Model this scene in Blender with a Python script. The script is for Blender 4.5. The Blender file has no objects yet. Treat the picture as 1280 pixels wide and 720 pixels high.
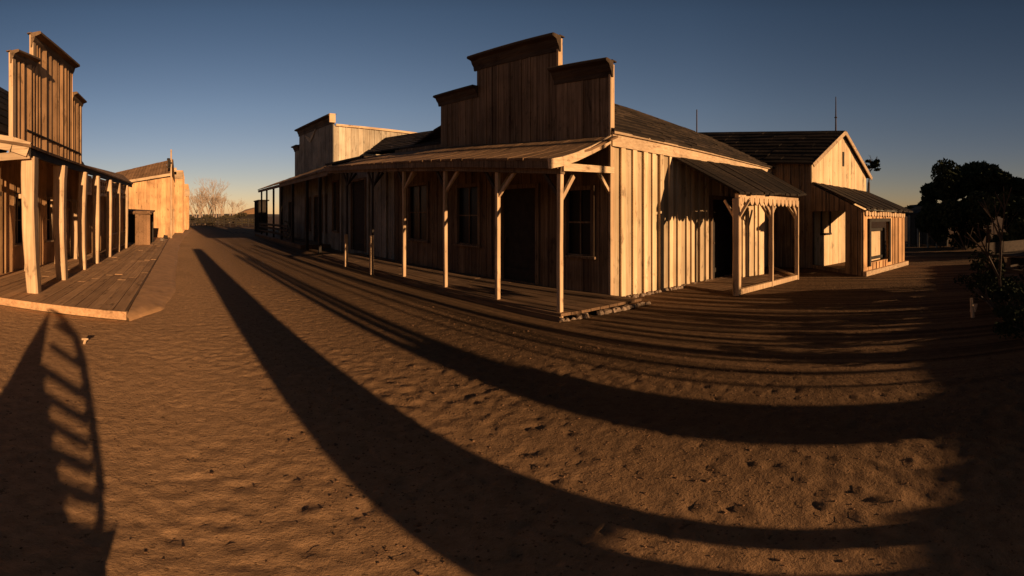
import bpy, math, random
from mathutils import Vector, noise
random.seed(7)
C = bpy.context.scene.collection
R = math.radians

# ------------------------------------------------------------------ camera, sky, sun, exposure
H = 1.75                       # eye height in metres; most plan measures below are multiples of it
F = 510.0                      # photograph pixels per radian (wide panorama)
SUN_EL = 11.0
SUN_AZ = 2.5                    # degrees the sunlight swings off the street's axis
cam_d = bpy.data.cameras.new('camera')
cam = bpy.data.objects.new('camera', cam_d); C.objects.link(cam)
cam_d.type = 'PANO'
cam_d.panorama_type = 'EQUIRECTANGULAR'
cam_d.longitude_min = -640 / F; cam_d.longitude_max = 640 / F
cam_d.latitude_min = -450 / F; cam_d.latitude_max = 270 / F
cam_d.clip_start = 0.05; cam_d.clip_end = 6000
cam.location = (0, 0, H)
cam.rotation_euler = (R(90), 0, -(640 - 237) / F)
bpy.context.scene.camera = cam

w = bpy.data.worlds.new('World'); bpy.context.scene.world = w; w.use_nodes = True
nt = w.node_tree
sky = nt.nodes.new('ShaderNodeTexSky'); sky.sky_type = 'NISHITA'; sky.sun_disc = False
sky.sun_elevation = R(SUN_EL); sky.sun_rotation = R(180 - SUN_AZ)
sky.air_density = 0.9; sky.dust_density = 0.3; sky.ozone_density = 1.5; sky.altitude = 300
bg = nt.nodes['Background']; bg.inputs['Strength'].default_value = 0.05
# dusty warm band along the horizon and a deep zenith
tcw = nt.nodes.new('ShaderNodeTexCoord'); sxw = nt.nodes.new('ShaderNodeSeparateXYZ'); nt.links.new(tcw.outputs['Generated'], sxw.inputs[0])
rw = nt.nodes.new('ShaderNodeValToRGB'); nt.links.new(sxw.outputs[2], rw.inputs[0]); ew = rw.color_ramp.elements
ew[0].position = 0.0; ew[0].color = (1.0, .66, .50, 1); ew[1].position = .72; ew[1].color = (.12, .12, .13, 1)
for p_, c_ in ((.06, (.99, .68, .56)), (.16, (.90, .70, .66)), (.26, (.82, .70, .68)), (.48, (.56, .55, .57))):
    e_ = ew.new(p_); e_.color = (*c_, 1)
mr_ = nt.nodes.new('ShaderNodeMapRange'); mr_.inputs[1].default_value = -.95; mr_.inputs[2].default_value = .3; mr_.inputs[3].default_value = .30; mr_.inputs[4].default_value = 1.62
nt.links.new(sxw.outputs[1], mr_.inputs[0])
m1 = nt.nodes.new('ShaderNodeVectorMath'); m1.operation = 'MULTIPLY'; nt.links.new(sky.outputs[0], m1.inputs[0]); nt.links.new(rw.outputs[0], m1.inputs[1])
m2 = nt.nodes.new('ShaderNodeVectorMath'); m2.operation = 'SCALE'; nt.links.new(m1.outputs[0], m2.inputs[0]); nt.links.new(mr_.outputs[0], m2.inputs['Scale'])
nt.links.new(m2.outputs[0], bg.inputs['Color'])
sl = bpy.data.lights.new('sun', 'SUN'); sl.energy = 5.0; sl.angle = R(0.5); sl.color = (1.0, 0.65, 0.35)
so = bpy.data.objects.new('sun', sl); C.objects.link(so)
so.rotation_euler = (R(90 - SUN_EL), 0, R(SUN_AZ))     # sunlight travels up the street
so.location = (0, -40, 20)
vs = bpy.context.scene.view_settings
vs.view_transform = 'Standard'; vs.look = 'None'; vs.exposure = 0.35; vs.gamma = 1.0; vs.use_curve_mapping = False
try:
    bpy.context.scene.cycles.max_bounces = 4; bpy.context.scene.cycles.diffuse_bounces = 1
    bpy.context.scene.cycles.use_denoising = True
except Exception: pass

# ------------------------------------------------------------------ measuring helpers
def az(px): return (px - 237) / F
def el(py): return (270 - py) / F
def gp(px, py, z=0.0):                              # point at height z seen at a pixel
    r = (z - H) / math.tan(el(py)); a = az(px)
    return Vector((r * math.sin(a), r * math.cos(a), z))
def vp(px, py, p, q):                               # point of the upright plane over line p-q
    a = az(px); dx, dy = math.sin(a), math.cos(a)
    ex, ey = q[0] - p[0], q[1] - p[1]
    r = (p[0] * ey - p[1] * ex) / (dx * ey - dy * ex)
    return Vector((r * dx, r * dy, H + r * math.tan(el(py))))
def V(x, y, z=0.0): return Vector((x * H, y * H, z * H))
def lerp(a, b, t): return a + (b - a) * t
def pw(pts):                                        # piecewise linear function
    pts = sorted(pts, key=lambda t: t[0])
    def f(x):
        if x <= pts[0][0]: return pts[0][1]
        for (a, b), (c, d) in zip(pts, pts[1:]):
            if x <= c: return b + (d - b) * (x - a) / (c - a) if c > a else d
        return pts[-1][1]
    return f

# ------------------------------------------------------------------ materials
def nodes(m):
    m.use_nodes = True
    return m.node_tree, m.node_tree.nodes['Principled BSDF']
def wood(name, c1, c2, axis='Z', rough=0.85, bump=0.6, fine=1.0, spec=0.15, wear=0.55):
    m = bpy.data.materials.new(name); t, b = nodes(m); N = t.nodes.new; L = t.links.new
    tc = N('ShaderNodeTexCoord'); mp = N('ShaderNodeMapping')
    s = {'X': (0.5, 14, 14), 'Y': (14, 0.5, 14), 'Z': (14, 14, 0.5)}[axis]
    mp.inputs['Scale'].default_value = [v * fine for v in s]
    L(tc.outputs['Object'], mp.inputs['Vector'])
    n1 = N('ShaderNodeTexNoise'); n1.inputs['Scale'].default_value = 1.6; n1.inputs['Detail'].default_value = 8; n1.inputs['Roughness'].default_value = 0.65
    n2 = N('ShaderNodeTexNoise'); n2.inputs['Scale'].default_value = 1.1; n2.inputs['Detail'].default_value = 4
    L(mp.outputs[0], n1.inputs['Vector']); L(tc.outputs['Object'], n2.inputs['Vector'])
    r1 = N('ShaderNodeValToRGB'); r1.color_ramp.elements[0].position = 0.32; r1.color_ramp.elements[1].position = 0.68
    r1.color_ramp.elements[0].color = (*c2, 1); r1.color_ramp.elements[1].color = (*c1, 1)
    L(n1.outputs[0], r1.inputs[0])
    at = N('ShaderNodeAttribute'); at.attribute_name = 'tint'
    mr = N('ShaderNodeMapRange'); mr.inputs[1].default_value = 0.3; mr.inputs[2].default_value = 0.62
    mr.inputs[3].default_value = wear; mr.inputs[4].default_value = 1.0
    L(n2.outputs[0], mr.inputs[0])
    mu = N('ShaderNodeMath'); mu.operation = 'MULTIPLY'; L(mr.outputs[0], mu.inputs[0]); L(at.outputs['Fac'], mu.inputs[1])
    mx = N('ShaderNodeVectorMath'); mx.operation = 'SCALE'
    L(r1.outputs[0], mx.inputs[0]); L(mu.outputs[0], mx.inputs['Scale'])
    # weather stains and knots
    m3 = N('ShaderNodeMapping'); m3.inputs['Scale'].default_value = {'X': (.35, 1, 1), 'Y': (1, .35, 1), 'Z': (1, 1, .35)}[axis]; L(tc.outputs['Object'], m3.inputs['Vector'])
    n3 = N('ShaderNodeTexNoise'); n3.inputs['Scale'].default_value = 5.5; n3.inputs['Detail'].default_value = 5; n3.inputs['Roughness'].default_value = .7; L(m3.outputs[0], n3.inputs['Vector'])
    r3 = N('ShaderNodeMapRange'); r3.inputs[1].default_value = .33; r3.inputs[2].default_value = .43; r3.inputs[3].default_value = .5; r3.inputs[4].default_value = 1.0; L(n3.outputs[0], r3.inputs[0])
    mz = N('ShaderNodeVectorMath'); mz.operation = 'SCALE'; L(mx.outputs[0], mz.inputs[0]); L(r3.outputs[0], mz.inputs['Scale'])
    L(mz.outputs[0], b.inputs['Base Color'])
    b.inputs['Roughness'].default_value = rough; b.inputs['Specular IOR Level'].default_value = spec
    bp = N('ShaderNodeBump'); bp.inputs['Strength'].default_value = bump; bp.inputs['Distance'].default_value = 0.012
    L(n1.outputs[0], bp.inputs['Height']); L(bp.outputs[0], b.inputs['Normal'])
    return m
def plain(name, col, rough=0.8, spec=0.2, var=0.3, scale=6, bump=0.3, metal=0):
    m = bpy.data.materials.new(name); t, b = nodes(m); N = t.nodes.new; L = t.links.new
    tc = N('ShaderNodeTexCoord'); n = N('ShaderNodeTexNoise'); n.inputs['Scale'].default_value = scale; n.inputs['Detail'].default_value = 6
    L(tc.outputs['Object'], n.inputs['Vector'])
    r = N('ShaderNodeValToRGB'); r.color_ramp.elements[0].position = .3; r.color_ramp.elements[1].position = .7
    r.color_ramp.elements[0].color = (*[c * (1 - var) for c in col], 1); r.color_ramp.elements[1].color = (*[min(1, c * (1 + var)) for c in col], 1)
    L(n.outputs[0], r.inputs[0]); L(r.outputs[0], b.inputs['Base Color'])
    b.inputs['Roughness'].default_value = rough; b.inputs['Specular IOR Level'].default_value = spec; b.inputs['Metallic'].default_value = metal
    if bump:
        bp = N('ShaderNodeBump'); bp.inputs['Strength'].default_value = bump; bp.inputs['Distance'].default_value = 0.02
        L(n.outputs[0], bp.inputs['Height']); L(bp.outputs[0], b.inputs['Normal'])
    return m
M = {}
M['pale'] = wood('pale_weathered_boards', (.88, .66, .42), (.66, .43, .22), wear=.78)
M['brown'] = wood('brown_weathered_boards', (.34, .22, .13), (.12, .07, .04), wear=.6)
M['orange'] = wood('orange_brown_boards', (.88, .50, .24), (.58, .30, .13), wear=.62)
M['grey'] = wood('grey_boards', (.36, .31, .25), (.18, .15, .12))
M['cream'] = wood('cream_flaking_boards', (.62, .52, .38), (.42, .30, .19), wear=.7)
M['post'] = wood('post_timber', (.74, .50, .30), (.46, .29, .16), wear=.7)
M['trim'] = wood('trim_timber', (.27, .17, .095), (.14, .085, .05), axis='Y', wear=.6)
M['trimx'] = wood('cross_timber', (.74, .52, .32), (.48, .31, .18), axis='X', wear=.7)
M['deck'] = wood('deck_planks', (.26, .15, .08), (.15, .085, .045), axis='Y', bump=.8, wear=.65)
M['oldwood'] = wood('dark_old_wood', (.10, .065, .04), (.05, .032, .02), axis='Y')
M['shake'] = wood('roof_shakes', (.06, .038, .024), (.022, .015, .01), axis='X', bump=1.0, wear=.5)
M['roofboard'] = wood('porch_roof_boards', (.30, .17, .09), (.16, .09, .045), axis='X', bump=.8, wear=.6)
M['rust'] = wood('rusty_roof_boards', (.36, .2, .1), (.22, .115, .06), axis='Y', wear=.6)
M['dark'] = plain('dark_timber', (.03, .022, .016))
M['glass'] = plain('old_window_glass', (.008, .009, .010), rough=.35, spec=.15, var=.1, bump=0)
M['iron'] = plain('rusty_iron', (.06, .04, .03), rough=.6, metal=.5)
M['leaf'] = plain('dark_foliage', (.022, .026, .013), rough=.9, spec=.05, var=.5, bump=0)
M['leaf2'] = plain('dry_foliage', (.075, .055, .03), rough=.9, spec=.05, var=.5, bump=0)
M['bark'] = plain('bark', (.10, .07, .05), scale=14, bump=.8)
M['pinkbark'] = plain('pale_twigs', (.34, .24, .17), scale=14)
M['stone'] = plain('stone', (.22, .15, .10), scale=9, bump=.8)
M['clod'] = plain('dirt_clods', (.17, .088, .042), scale=20, var=.35, bump=.6)
M['sand'] = plain('pale_sand', (.46, .25, .12), scale=5, var=.18, bump=.5)
M['hill'] = plain('far_hill', (.13, .1, .075), scale=.02)

def ground_mat():
    m = bpy.data.materials.new('dirt_street'); t, b = nodes(m); N = t.nodes.new; L = t.links.new
    tc = N('ShaderNodeTexCoord'); o = tc.outputs['Object']
    def nz(sc, det, map_=None, rough=.6):
        n = N('ShaderNodeTexNoise'); n.inputs['Scale'].default_value = sc; n.inputs['Detail'].default_value = det; n.inputs['Roughness'].default_value = rough
        if map_:
            mp = N('ShaderNodeMapping'); mp.inputs['Scale'].default_value = map_; L(o, mp.inputs['Vector']); L(mp.outputs[0], n.inputs['Vector'])
        else: L(o, n.inputs['Vector'])
        return n
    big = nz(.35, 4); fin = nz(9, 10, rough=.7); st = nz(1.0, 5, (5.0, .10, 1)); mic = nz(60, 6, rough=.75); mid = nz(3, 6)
    r = N('ShaderNodeValToRGB'); e = r.color_ramp.elements
    e[0].position = .28; e[0].color = (.25, .138, .068, 1); e[1].position = .68; e[1].color = (.62, .35, .175, 1)
    a = N('ShaderNodeMath'); a.operation = 'MULTIPLY_ADD'; a.inputs[1].default_value = .6; L(fin.outputs[0], a.inputs[0])
    a2 = N('ShaderNodeMath'); a2.operation = 'MULTIPLY'; a2.inputs[1].default_value = .4; L(big.outputs[0], a2.inputs[0]); L(a2.outputs[0], a.inputs[2])
    L(a.outputs[0], r.inputs[0])
    # dark streaks along the street: pole shadows and wheel tracks painted into the soil colour
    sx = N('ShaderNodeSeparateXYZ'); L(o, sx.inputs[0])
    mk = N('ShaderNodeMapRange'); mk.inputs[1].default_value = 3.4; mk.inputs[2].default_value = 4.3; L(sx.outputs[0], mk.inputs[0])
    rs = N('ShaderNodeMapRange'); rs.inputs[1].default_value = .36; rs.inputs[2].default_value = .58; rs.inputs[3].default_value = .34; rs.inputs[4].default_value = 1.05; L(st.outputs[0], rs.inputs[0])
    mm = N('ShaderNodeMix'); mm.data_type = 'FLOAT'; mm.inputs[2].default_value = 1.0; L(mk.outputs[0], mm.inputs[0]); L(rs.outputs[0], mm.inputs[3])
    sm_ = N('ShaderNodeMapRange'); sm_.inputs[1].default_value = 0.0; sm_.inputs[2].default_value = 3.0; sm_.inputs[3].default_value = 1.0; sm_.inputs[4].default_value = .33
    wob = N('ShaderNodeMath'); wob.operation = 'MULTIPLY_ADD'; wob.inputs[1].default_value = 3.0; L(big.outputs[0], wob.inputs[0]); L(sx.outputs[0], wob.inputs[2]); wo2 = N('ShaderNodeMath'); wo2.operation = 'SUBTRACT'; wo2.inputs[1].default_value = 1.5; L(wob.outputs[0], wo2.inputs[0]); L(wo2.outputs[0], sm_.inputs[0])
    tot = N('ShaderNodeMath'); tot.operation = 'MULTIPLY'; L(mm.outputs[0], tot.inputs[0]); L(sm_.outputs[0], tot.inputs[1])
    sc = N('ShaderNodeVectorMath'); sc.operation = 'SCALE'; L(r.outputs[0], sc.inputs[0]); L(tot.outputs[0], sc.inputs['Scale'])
    # dark crumbs of damp soil
    vo = nz(17, 3, rough=.8); vr = N('ShaderNodeMapRange'); vr.inputs[1].default_value = .33; vr.inputs[2].default_value = .39; vr.inputs[3].default_value = .45; vr.inputs[4].default_value = 1.0; L(vo.outputs[0], vr.inputs[0])
    s2 = N('ShaderNodeVectorMath'); s2.operation = 'SCALE'; L(sc.outputs[0], s2.inputs[0]); L(vr.outputs[0], s2.inputs['Scale'])
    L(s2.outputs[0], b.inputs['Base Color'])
    b.inputs['Roughness'].default_value = .95; b.inputs['Specular IOR Level'].default_value = .08
    h1 = N('ShaderNodeMath'); h1.operation = 'MULTIPLY_ADD'; h1.inputs[1].default_value = .25; L(mic.outputs[0], h1.inputs[0]); L(fin.outputs[0], h1.inputs[2])
    bp = N('ShaderNodeBump'); bp.inputs['Strength'].default_value = .75; bp.inputs['Distance'].default_value = .03
    L(h1.outputs[0], bp.inputs['Height']); L(bp.outputs[0], b.inputs['Normal'])
    return m
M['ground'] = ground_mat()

# ------------------------------------------------------------------ mesh helpers
class MB:
    def __init__(s): s.v = []; s.f = []; s.t = []
    def add(s, vs, fs, tint=None):
        k = len(s.v); s.v += [tuple(p) for p in vs]
        tt = tint if tint is not None else random.uniform(.75, 1.1)
        for f in fs: s.f.append(tuple(k + i for i in f)); s.t.append(tt)
    def hexa(s, b, t, tint=None):
        s.add(list(b) + list(t), [(3, 2, 1, 0), (4, 5, 6, 7), (0, 1, 5, 4), (1, 2, 6, 5), (2, 3, 7, 6), (3, 0, 4, 7)], tint)
    def box(s, c, d, rz=0, tint=None):
        cx, cy, cz = c; a, b, h = d[0] / 2, d[1] / 2, d[2] / 2; co, si = math.cos(rz), math.sin(rz)
        q = [(cx + x * co - y * si, cy + x * si + y * co) for x, y in ((-a, -b), (a, -b), (a, b), (-a, b))]
        s.hexa([(x, y, cz - h) for x, y in q], [(x, y, cz + h) for x, y in q], tint)
    def beam(s, p, q, wd, ht, tint=None, side=None):
        p = Vector(p); q = Vector(q); d = (q - p).normalized()
        sd = Vector(side).normalized() if side else d.cross(Vector((0, 0, 1)))
        if sd.length < .01: sd = Vector((1, 0, 0))
        sd.normalize(); up = sd.cross(d).normalized(); sd = sd * wd / 2; up = up * ht / 2
        s.hexa([p - sd - up, p + sd - up, p + sd + up, p - sd + up], [q - sd - up, q + sd - up, q + sd + up, q - sd + up], tint)
    def tube(s, p, q, r0, r1, n=8, tint=None):
        p = Vector(p); q = Vector(q); d = (q - p).normalized()
        a = d.orthogonal().normalized(); b = d.cross(a); vs = []
        for c, r in ((p, r0), (q, r1)):
            for i in range(n):
                th = 2 * math.pi * i / n; vs.append(c + a * math.cos(th) * r + b * math.sin(th) * r)
        fs = [(i, (i + 1) % n, n + (i + 1) % n, n + i) for i in range(n)] + [tuple(range(n - 1, -1, -1)), tuple(range(n, 2 * n))]
        s.add(vs, fs, tint)
    def slab(s, pts, th, tint=None):                # roof sheet, top points given, thickness downwards
        n = len(pts); top = [Vector(p) for p in pts]; bot = [p - Vector((0, 0, th)) for p in top]
        s.add(bot + top, [tuple(range(n - 1, -1, -1)), tuple(range(n, 2 * n))] + [(i, (i + 1) % n, n + (i + 1) % n, n + i) for i in range(n)], tint)
    def build(s, name, mat, parent=None, label=None, smooth=False):
        me = bpy.data.meshes.new(name); me.from_pydata(s.v, [], s.f)
        a = me.attributes.new('tint', 'FLOAT', 'FACE'); a.data.foreach_set('value', s.t)
        me.materials.append(mat if not isinstance(mat, str) else M[mat])
        if smooth: me.polygons.foreach_set('use_smooth', [True] * len(me.polygons))
        me.update()
        o = bpy.data.objects.new(name, me); C.objects.link(o)
        if parent:
            o.parent = parent
            if parent.type == 'EMPTY': o.location = -parent.location
        if label: o['label'] = label
        return o
def thing(name, loc, label, cat, group=None):
    o = bpy.data.objects.new(name, None); C.objects.link(o); o.location = loc; o.empty_display_size = .3
    o['label'] = label; o['category'] = cat
    if group: o['group'] = group
    return o
def tag(o, label, cat, group=None):
    o['label'] = label; o['category'] = cat
    if group: o['group'] = group
    return o
def struct(o): o['kind'] = 'structure'; return o

def walls(mb, p, q, zb, zt, openings=(), bw=.24, batten=.05, th=.03, back=.07, jit=.010, steps=(), tint=(.7, 1.1), bdepth=.028, lap=0.0, vary=.25, bright=1.0):
    """Board and batten wall from p to q; its outside is on the right of p->q. zb, zt: functions of distance."""
    p = Vector((p[0], p[1], 0)); q = Vector((q[0], q[1], 0)); Ln = (q - p).length; d = (q - p) / Ln; n = Vector((d.y, -d.x, 0))
    def spans(a, b):
        iv = sorted((o[2], o[3]) for o in openings if o[0] < b - 1e-4 and o[1] > a + 1e-4)
        out = []; cur = None
        for lo, hi in iv: out.append((cur, lo)); cur = hi
        out.append((cur, None)); return out
    def col(a, b, d0, d1, e, lo_in, tn):
        for lo, hi in spans(a, b):
            za, zb_ = (zb(a), zb(b)) if lo is None else (lo, lo)
            ta, tb = (zt(a + 1e-3), zt(b - 1e-3)) if hi is None else (hi, hi)
            if ta - za < .01 and tb - zb_ < .01: continue
            A = p + d * a; B = p + d * b
            f0 = A + n * d0; f1 = B + n * d1; b0 = A - n * lo_in; b1 = B - n * lo_in
            mb.hexa([f0 + Vector((0, 0, za)), f1 + Vector((0, 0, zb_)), b1 + Vector((0, 0, zb_)), b0 + Vector((0, 0, za))],
                    [f0 + Vector((0, 0, ta)), f1 + Vector((0, 0, tb)), b1 + Vector((0, 0, tb)), b0 + Vector((0, 0, ta))], tn)
    ed = sorted(set([0, Ln] + [x for o in openings for x in o[:2] if 0 < x < Ln] + [x for x in steps if 0 < x < Ln]))
    for a, b in zip(ed, ed[1:]):
        col(a, b, -.001, -.001, 0, back, .5)
        k = max(1, round((b - a) / bw)); wdt = (b - a) / k
        cuts = [a] + [a + (i + random.uniform(-vary, vary)) * wdt for i in range(1, k)] + [b]
        for i in range(k):
            s0, s1 = cuts[i], cuts[i + 1]
            tn = random.uniform(*tint)
            col(s0 + .003, s1 - .003, th + random.uniform(-jit, jit), th + lap + random.uniform(-jit, jit), 0, -.001, tn)
            if batten and i > 0:
                # battens stop short at the wall ends
                for lo, hi in spans(s0 - .01, s0 + .01):
                    z0 = zb(s0) if lo is None else lo; z1 = zt(s0) if hi is None else hi
                    if z1 - z0 < .05: continue
                    z1 -= random.uniform(0, .02)
                    A = p + d * (s0 - batten / 2); B = p + d * (s0 + batten / 2); o1 = n * (th + bdepth + random.uniform(-.006, .006)); o0 = n * (th - .012)
                    mb.hexa([A + o1 + Vector((0, 0, z0)), B + o1 + Vector((0, 0, z0)), B + o0 + Vector((0, 0, z0)), A + o0 + Vector((0, 0, z0))],
                            [A + o1 + Vector((0, 0, z1)), B + o1 + Vector((0, 0, z1)), B + o0 + Vector((0, 0, z1)), A + o0 + Vector((0, 0, z1))], tn * bright * random.uniform(.9, 1.15))

def window(parent, p, q, s0, s1, z0, z1, frame='brown', bars=(2, 2), label=None):
    """sash window set in a wall; outside on the right of p->q"""
    p = Vector((p[0], p[1], 0)); q = Vector((q[0], q[1], 0)); d = (q - p).normalized(); n = Vector((d.y, -d.x, 0))
    P = lambda s, z, o=0: p + d * s + n * o + Vector((0, 0, z))
    mb = MB(); f = .09
    mb.beam(P(s0 - f / 2, z0 - f, .06), P(s0 - f / 2, z1 + f, .06), f, .06, side=d); mb.beam(P(s1 + f / 2, z0 - f, .06), P(s1 + f / 2, z1 + f, .06), f, .06, side=d)
    mb.beam(P(s0, z1 + f / 2, .062), P(s1, z1 + f / 2, .062), .06, f)
    fr = mb.build('window', frame, parent, label)
    mb = MB(); mb.slab([P(s0, z0, -.03), P(s1, z0, -.03), P(s1, z0, -.045), P(s0, z0, -.045)], .0)
    mb = MB(); mb.hexa([P(s0, z0, -.03), P(s1, z0, -.03), P(s1, z0, -.042), P(s0, z0, -.042)], [P(s0, z1, -.03), P(s1, z1, -.03), P(s1, z1, -.042), P(s0, z1, -.042)])
    mb.build('pane', 'glass', fr)
    mb = MB(); mb.beam(P(s0 - .13, z0 - f / 2 - .01, .07), P(s1 + .13, z0 - f / 2 - .01, .07), .13, .05); mb.build('sill', frame, fr)
    mb = MB()
    for i in range(1, bars[0]): s = s0 + (s1 - s0) * i / bars[0]; mb.beam(P(s, z0, -.01), P(s, z1, -.01), .03, .03, side=d)
    for i in range(1, bars[1]): z = z0 + (z1 - z0) * i / bars[1]; mb.beam(P(s0, z, -.008), P(s1, z, -.008), .03, .035)
    mb.build('sash', frame, fr)
    return fr
def door(parent, p, q, s0, s1, z0, z1, mat='brown', frame='brown', label=None, glazed=False):
    p = Vector((p[0], p[1], 0)); q = Vector((q[0], q[1], 0)); d = (q - p).normalized(); n = Vector((d.y, -d.x, 0))
    P = lambda s, z, o=0: p + d * s + n * o + Vector((0, 0, z))
    mb = MB(); k = max(3, round((s1 - s0) / .16))
    for i in range(k):
        a = s0 + (s1 - s0) * i / k; b = s0 + (s1 - s0) * (i + 1) / k - .004
        mb.hexa([P(a, z0, -.02), P(b, z0, -.02), P(b, z0, -.06), P(a, z0, -.06)], [P(a, z1, -.02), P(b, z1, -.02), P(b, z1, -.06), P(a, z1, -.06)])
    for z in (z0 + .25, z1 - .3): mb.beam(P(s0 + .03, z, -.005), P(s1 - .03, z, -.005), .03, .12)
    dr = mb.build('door', mat, parent, label)
    mb = MB(); f = .1
    mb.beam(P(s0 - f / 2, z0, .06), P(s0 - f / 2, z1 + f, .06), f, .06, side=d); mb.beam(P(s1 + f / 2, z0, .06), P(s1 + f / 2, z1 + f, .06), f, .06, side=d)
    mb.beam(P(s0, z1 + f / 2, .062), P(s1, z1 + f / 2, .062), .06, f); mb.build('door_frame', frame, dr)
    mb = MB(); c = P(s0 + .09, z0 + 1.0, .02); mb.box(c, (.04, .04, .14)); mb.tube(c, c + n * .05, .02, .025); mb.build('handle', 'iron', dr)
    return dr
def post(parent, base, top, wd=.13, bend=.0, tint=1.0, mat='post', taper=.0, name='post'):
    """squared timber post, slightly crooked; bend pushes the middle sideways"""
    mb = MB(); base = Vector(base); top = Vector(top); K = 8; rings = []
    for i in range(K + 1):
        t = i / K; c = base.lerp(top, t) + Vector((bend * math.sin(t * math.pi), 0, 0)); r = wd / 2 * (1 - taper * t) * random.uniform(.95, 1.04)
        ch = r * .78
        rings.append([c + Vector(v) for v in ((-ch, -r, 0), (ch, -r, 0), (r, -ch, 0), (r, ch, 0), (ch, r, 0), (-ch, r, 0), (-r, ch, 0), (-r, -ch, 0))])
    vs = [v for r_ in rings for v in r_]; fs = []
    for i in range(K):
        for j in range(8): fs.append((i * 8 + j, i * 8 + (j + 1) % 8, (i + 1) * 8 + (j + 1) % 8, (i + 1) * 8 + j))
    fs += [tuple(range(7, -1, -1)), tuple(range(K * 8, K * 8 + 8))]
    mb.add(vs, fs, tint); return mb.build(name, mat, parent)

def cornice(mb, a, b, out, h=.34, d=.26):
    """stepped cornice along a->b (top edge), growing outwards"""
    a = Vector(a); b = Vector(b); out = Vector(out).normalized(); dr = (b - a).normalized(); up = Vector((0, 0, 1))
    prof = [(.0, h), (.05, h), (.07, h * .72), (.13, h * .5), (.16, h * .3), (d - .02, h * .22), (d, h * .2), (d, .03), (d - .03, 0), (.0, 0)]
    a2 = a - dr * .10; b2 = b + dr * .10; vs = []; n = len(prof)
    for c in (a2, b2):
        for o, z in prof: vs.append(c + out * o - up * z)
        
    fs = [(i, (i + 1) % n, n + (i + 1) % n, n + i) for i in range(n)] + [tuple(range(n)), tuple(range(2 * n - 1, n - 1, -1))]
    mb.add(vs, fs, random.uniform(.85, 1.05))
    back = []                                        # top board returning over the wall
    mb.beam(a2 - out * .05 + up * .012, b2 - out * .05 + up * .012, .16, .03)

def boards_roof(mb, A0, A1, B0, B1, n, th=.05, lap=.02, tint=(.7, 1.15)):
    """roof laid in boards running from edge A (top) to edge B (eave)"""
    for i in range(n):
        t0 = i / n; t1 = (i + 1) / n - .08 / n
        z = Vector((0, 0, random.uniform(0, lap)))
        a0 = A0.lerp(A1, t0) + z; a1 = A0.lerp(A1, t1) + z; b0 = B0.lerp(B1, t0) + z; b1 = B0.lerp(B1, t1) + z
        dr = (b0 - a0).normalized() * random.uniform(-.03, .04)
        mb.slab([a0, b0 + dr, b1 + dr, a1], th, random.uniform(*tint))
def courses(mb, r0, r1, e0, e1, n, th=.06, segs=1, tint=(.6, 1.2)):
    """shake courses: r0-r1 ridge edge, e0-e1 eave edge"""
    nrm = (Vector(e1) - Vector(e0)).cross(Vector(r0) - Vector(e0)).normalized()
    if nrm.z < 0: nrm = -nrm
    for i in range(n):
        t0 = i / n; t1 = (i + 1.12) / n if i < n - 1 else 1
        for j in range(segs):
            u0 = j / segs; u1 = (j + 1) / segs
            a0 = r0.lerp(e0, t0).lerp(r1.lerp(e1, t0), u0); a1 = r0.lerp(e0, t0).lerp(r1.lerp(e1, t0), u1)
            b0 = r0.lerp(e0, t1).lerp(r1.lerp(e1, t1), u0); b1 = r0.lerp(e0, t1).lerp(r1.lerp(e1, t1), u1)
            lift = nrm * random.uniform(.02, .045)
            mb.slab([a0 + nrm * .002, b0 + lift, b1 + lift, a1 + nrm * .002], th, random.uniform(*tint))

# ================================================================== GROUND
def axis_pts(lo, hi, f0, f1, fine, grow=1.12):
    out = []; x = f0
    while x <= f1: out.append(x); x += fine
    st = fine; x = out[-1]
    while x < hi: st *= grow; x += st; out.append(min(x, hi))
    st = fine; x = f0; left = []
    while x > lo: st *= grow; x -= st; left.append(max(x, lo))
    return left[::-1] + out
def sm(x, a, b):
    t = max(0, min(1, (x - a) / (b - a))); return t * t * (3 - 2 * t)
def gheight(x, y):
    if abs(x) > 60 or y > 120 or y < -40: return 0.0
    p = Vector((x, y, 0))
    h = .010 * noise.noise(p * .3) + .0025 * noise.noise(p * 1.9)
    track = sm(x, 3.6, 4.6) * sm(y, -6, -2)                     # packed tracks by the porch
    tramp = (1 - .75 * track) * (.45 + 1.15 * sm(noise.noise(p * .45 + Vector((3, 9, 0))), -.35, .4)) * (.55 + .45 * (1 - sm(y, 2.5, 6)))
    h += tramp * (.004 * noise.noise(p * 5.3) + .006 * noise.noise(p * 11.0 + Vector((7, 3, 0))))
    cl = noise.noise(p * 7.0 + Vector((20, 0, 0))); clod = sm(x, .8, 1.8) * (1 - sm(x, 3.9, 4.8)) * (1 - sm(y, 5, 12))
    h += (.35 + .7 * clod) * .009 * max(0, cl - .05) * 2 * tramp + clod * .006 * abs(noise.noise(p * 14.0))
    v = noise.noise(Vector((x * 2.2, y * .12, 5)))
    h += track * (.014 * v) * (.4 + noise.noise(p * .15) * .8)
    pit = noise.noise(p * 7.5 + Vector((0, 40, 0))) + .8 * noise.noise(p * 14 + Vector((5, 0, 0)))
    h -= .009 * sm(pit, .26, .75) * (1 - .8 * track) * (.5 + .5 * sm(x, 0, 1.5) + .5 * (1 - sm(y, 1.5, 3.5)))               # hoof prints and scuffs
    h += .0055 * noise.noise(Vector((x * 15, y * 15, 4))) * tramp
    return h - .004
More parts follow.
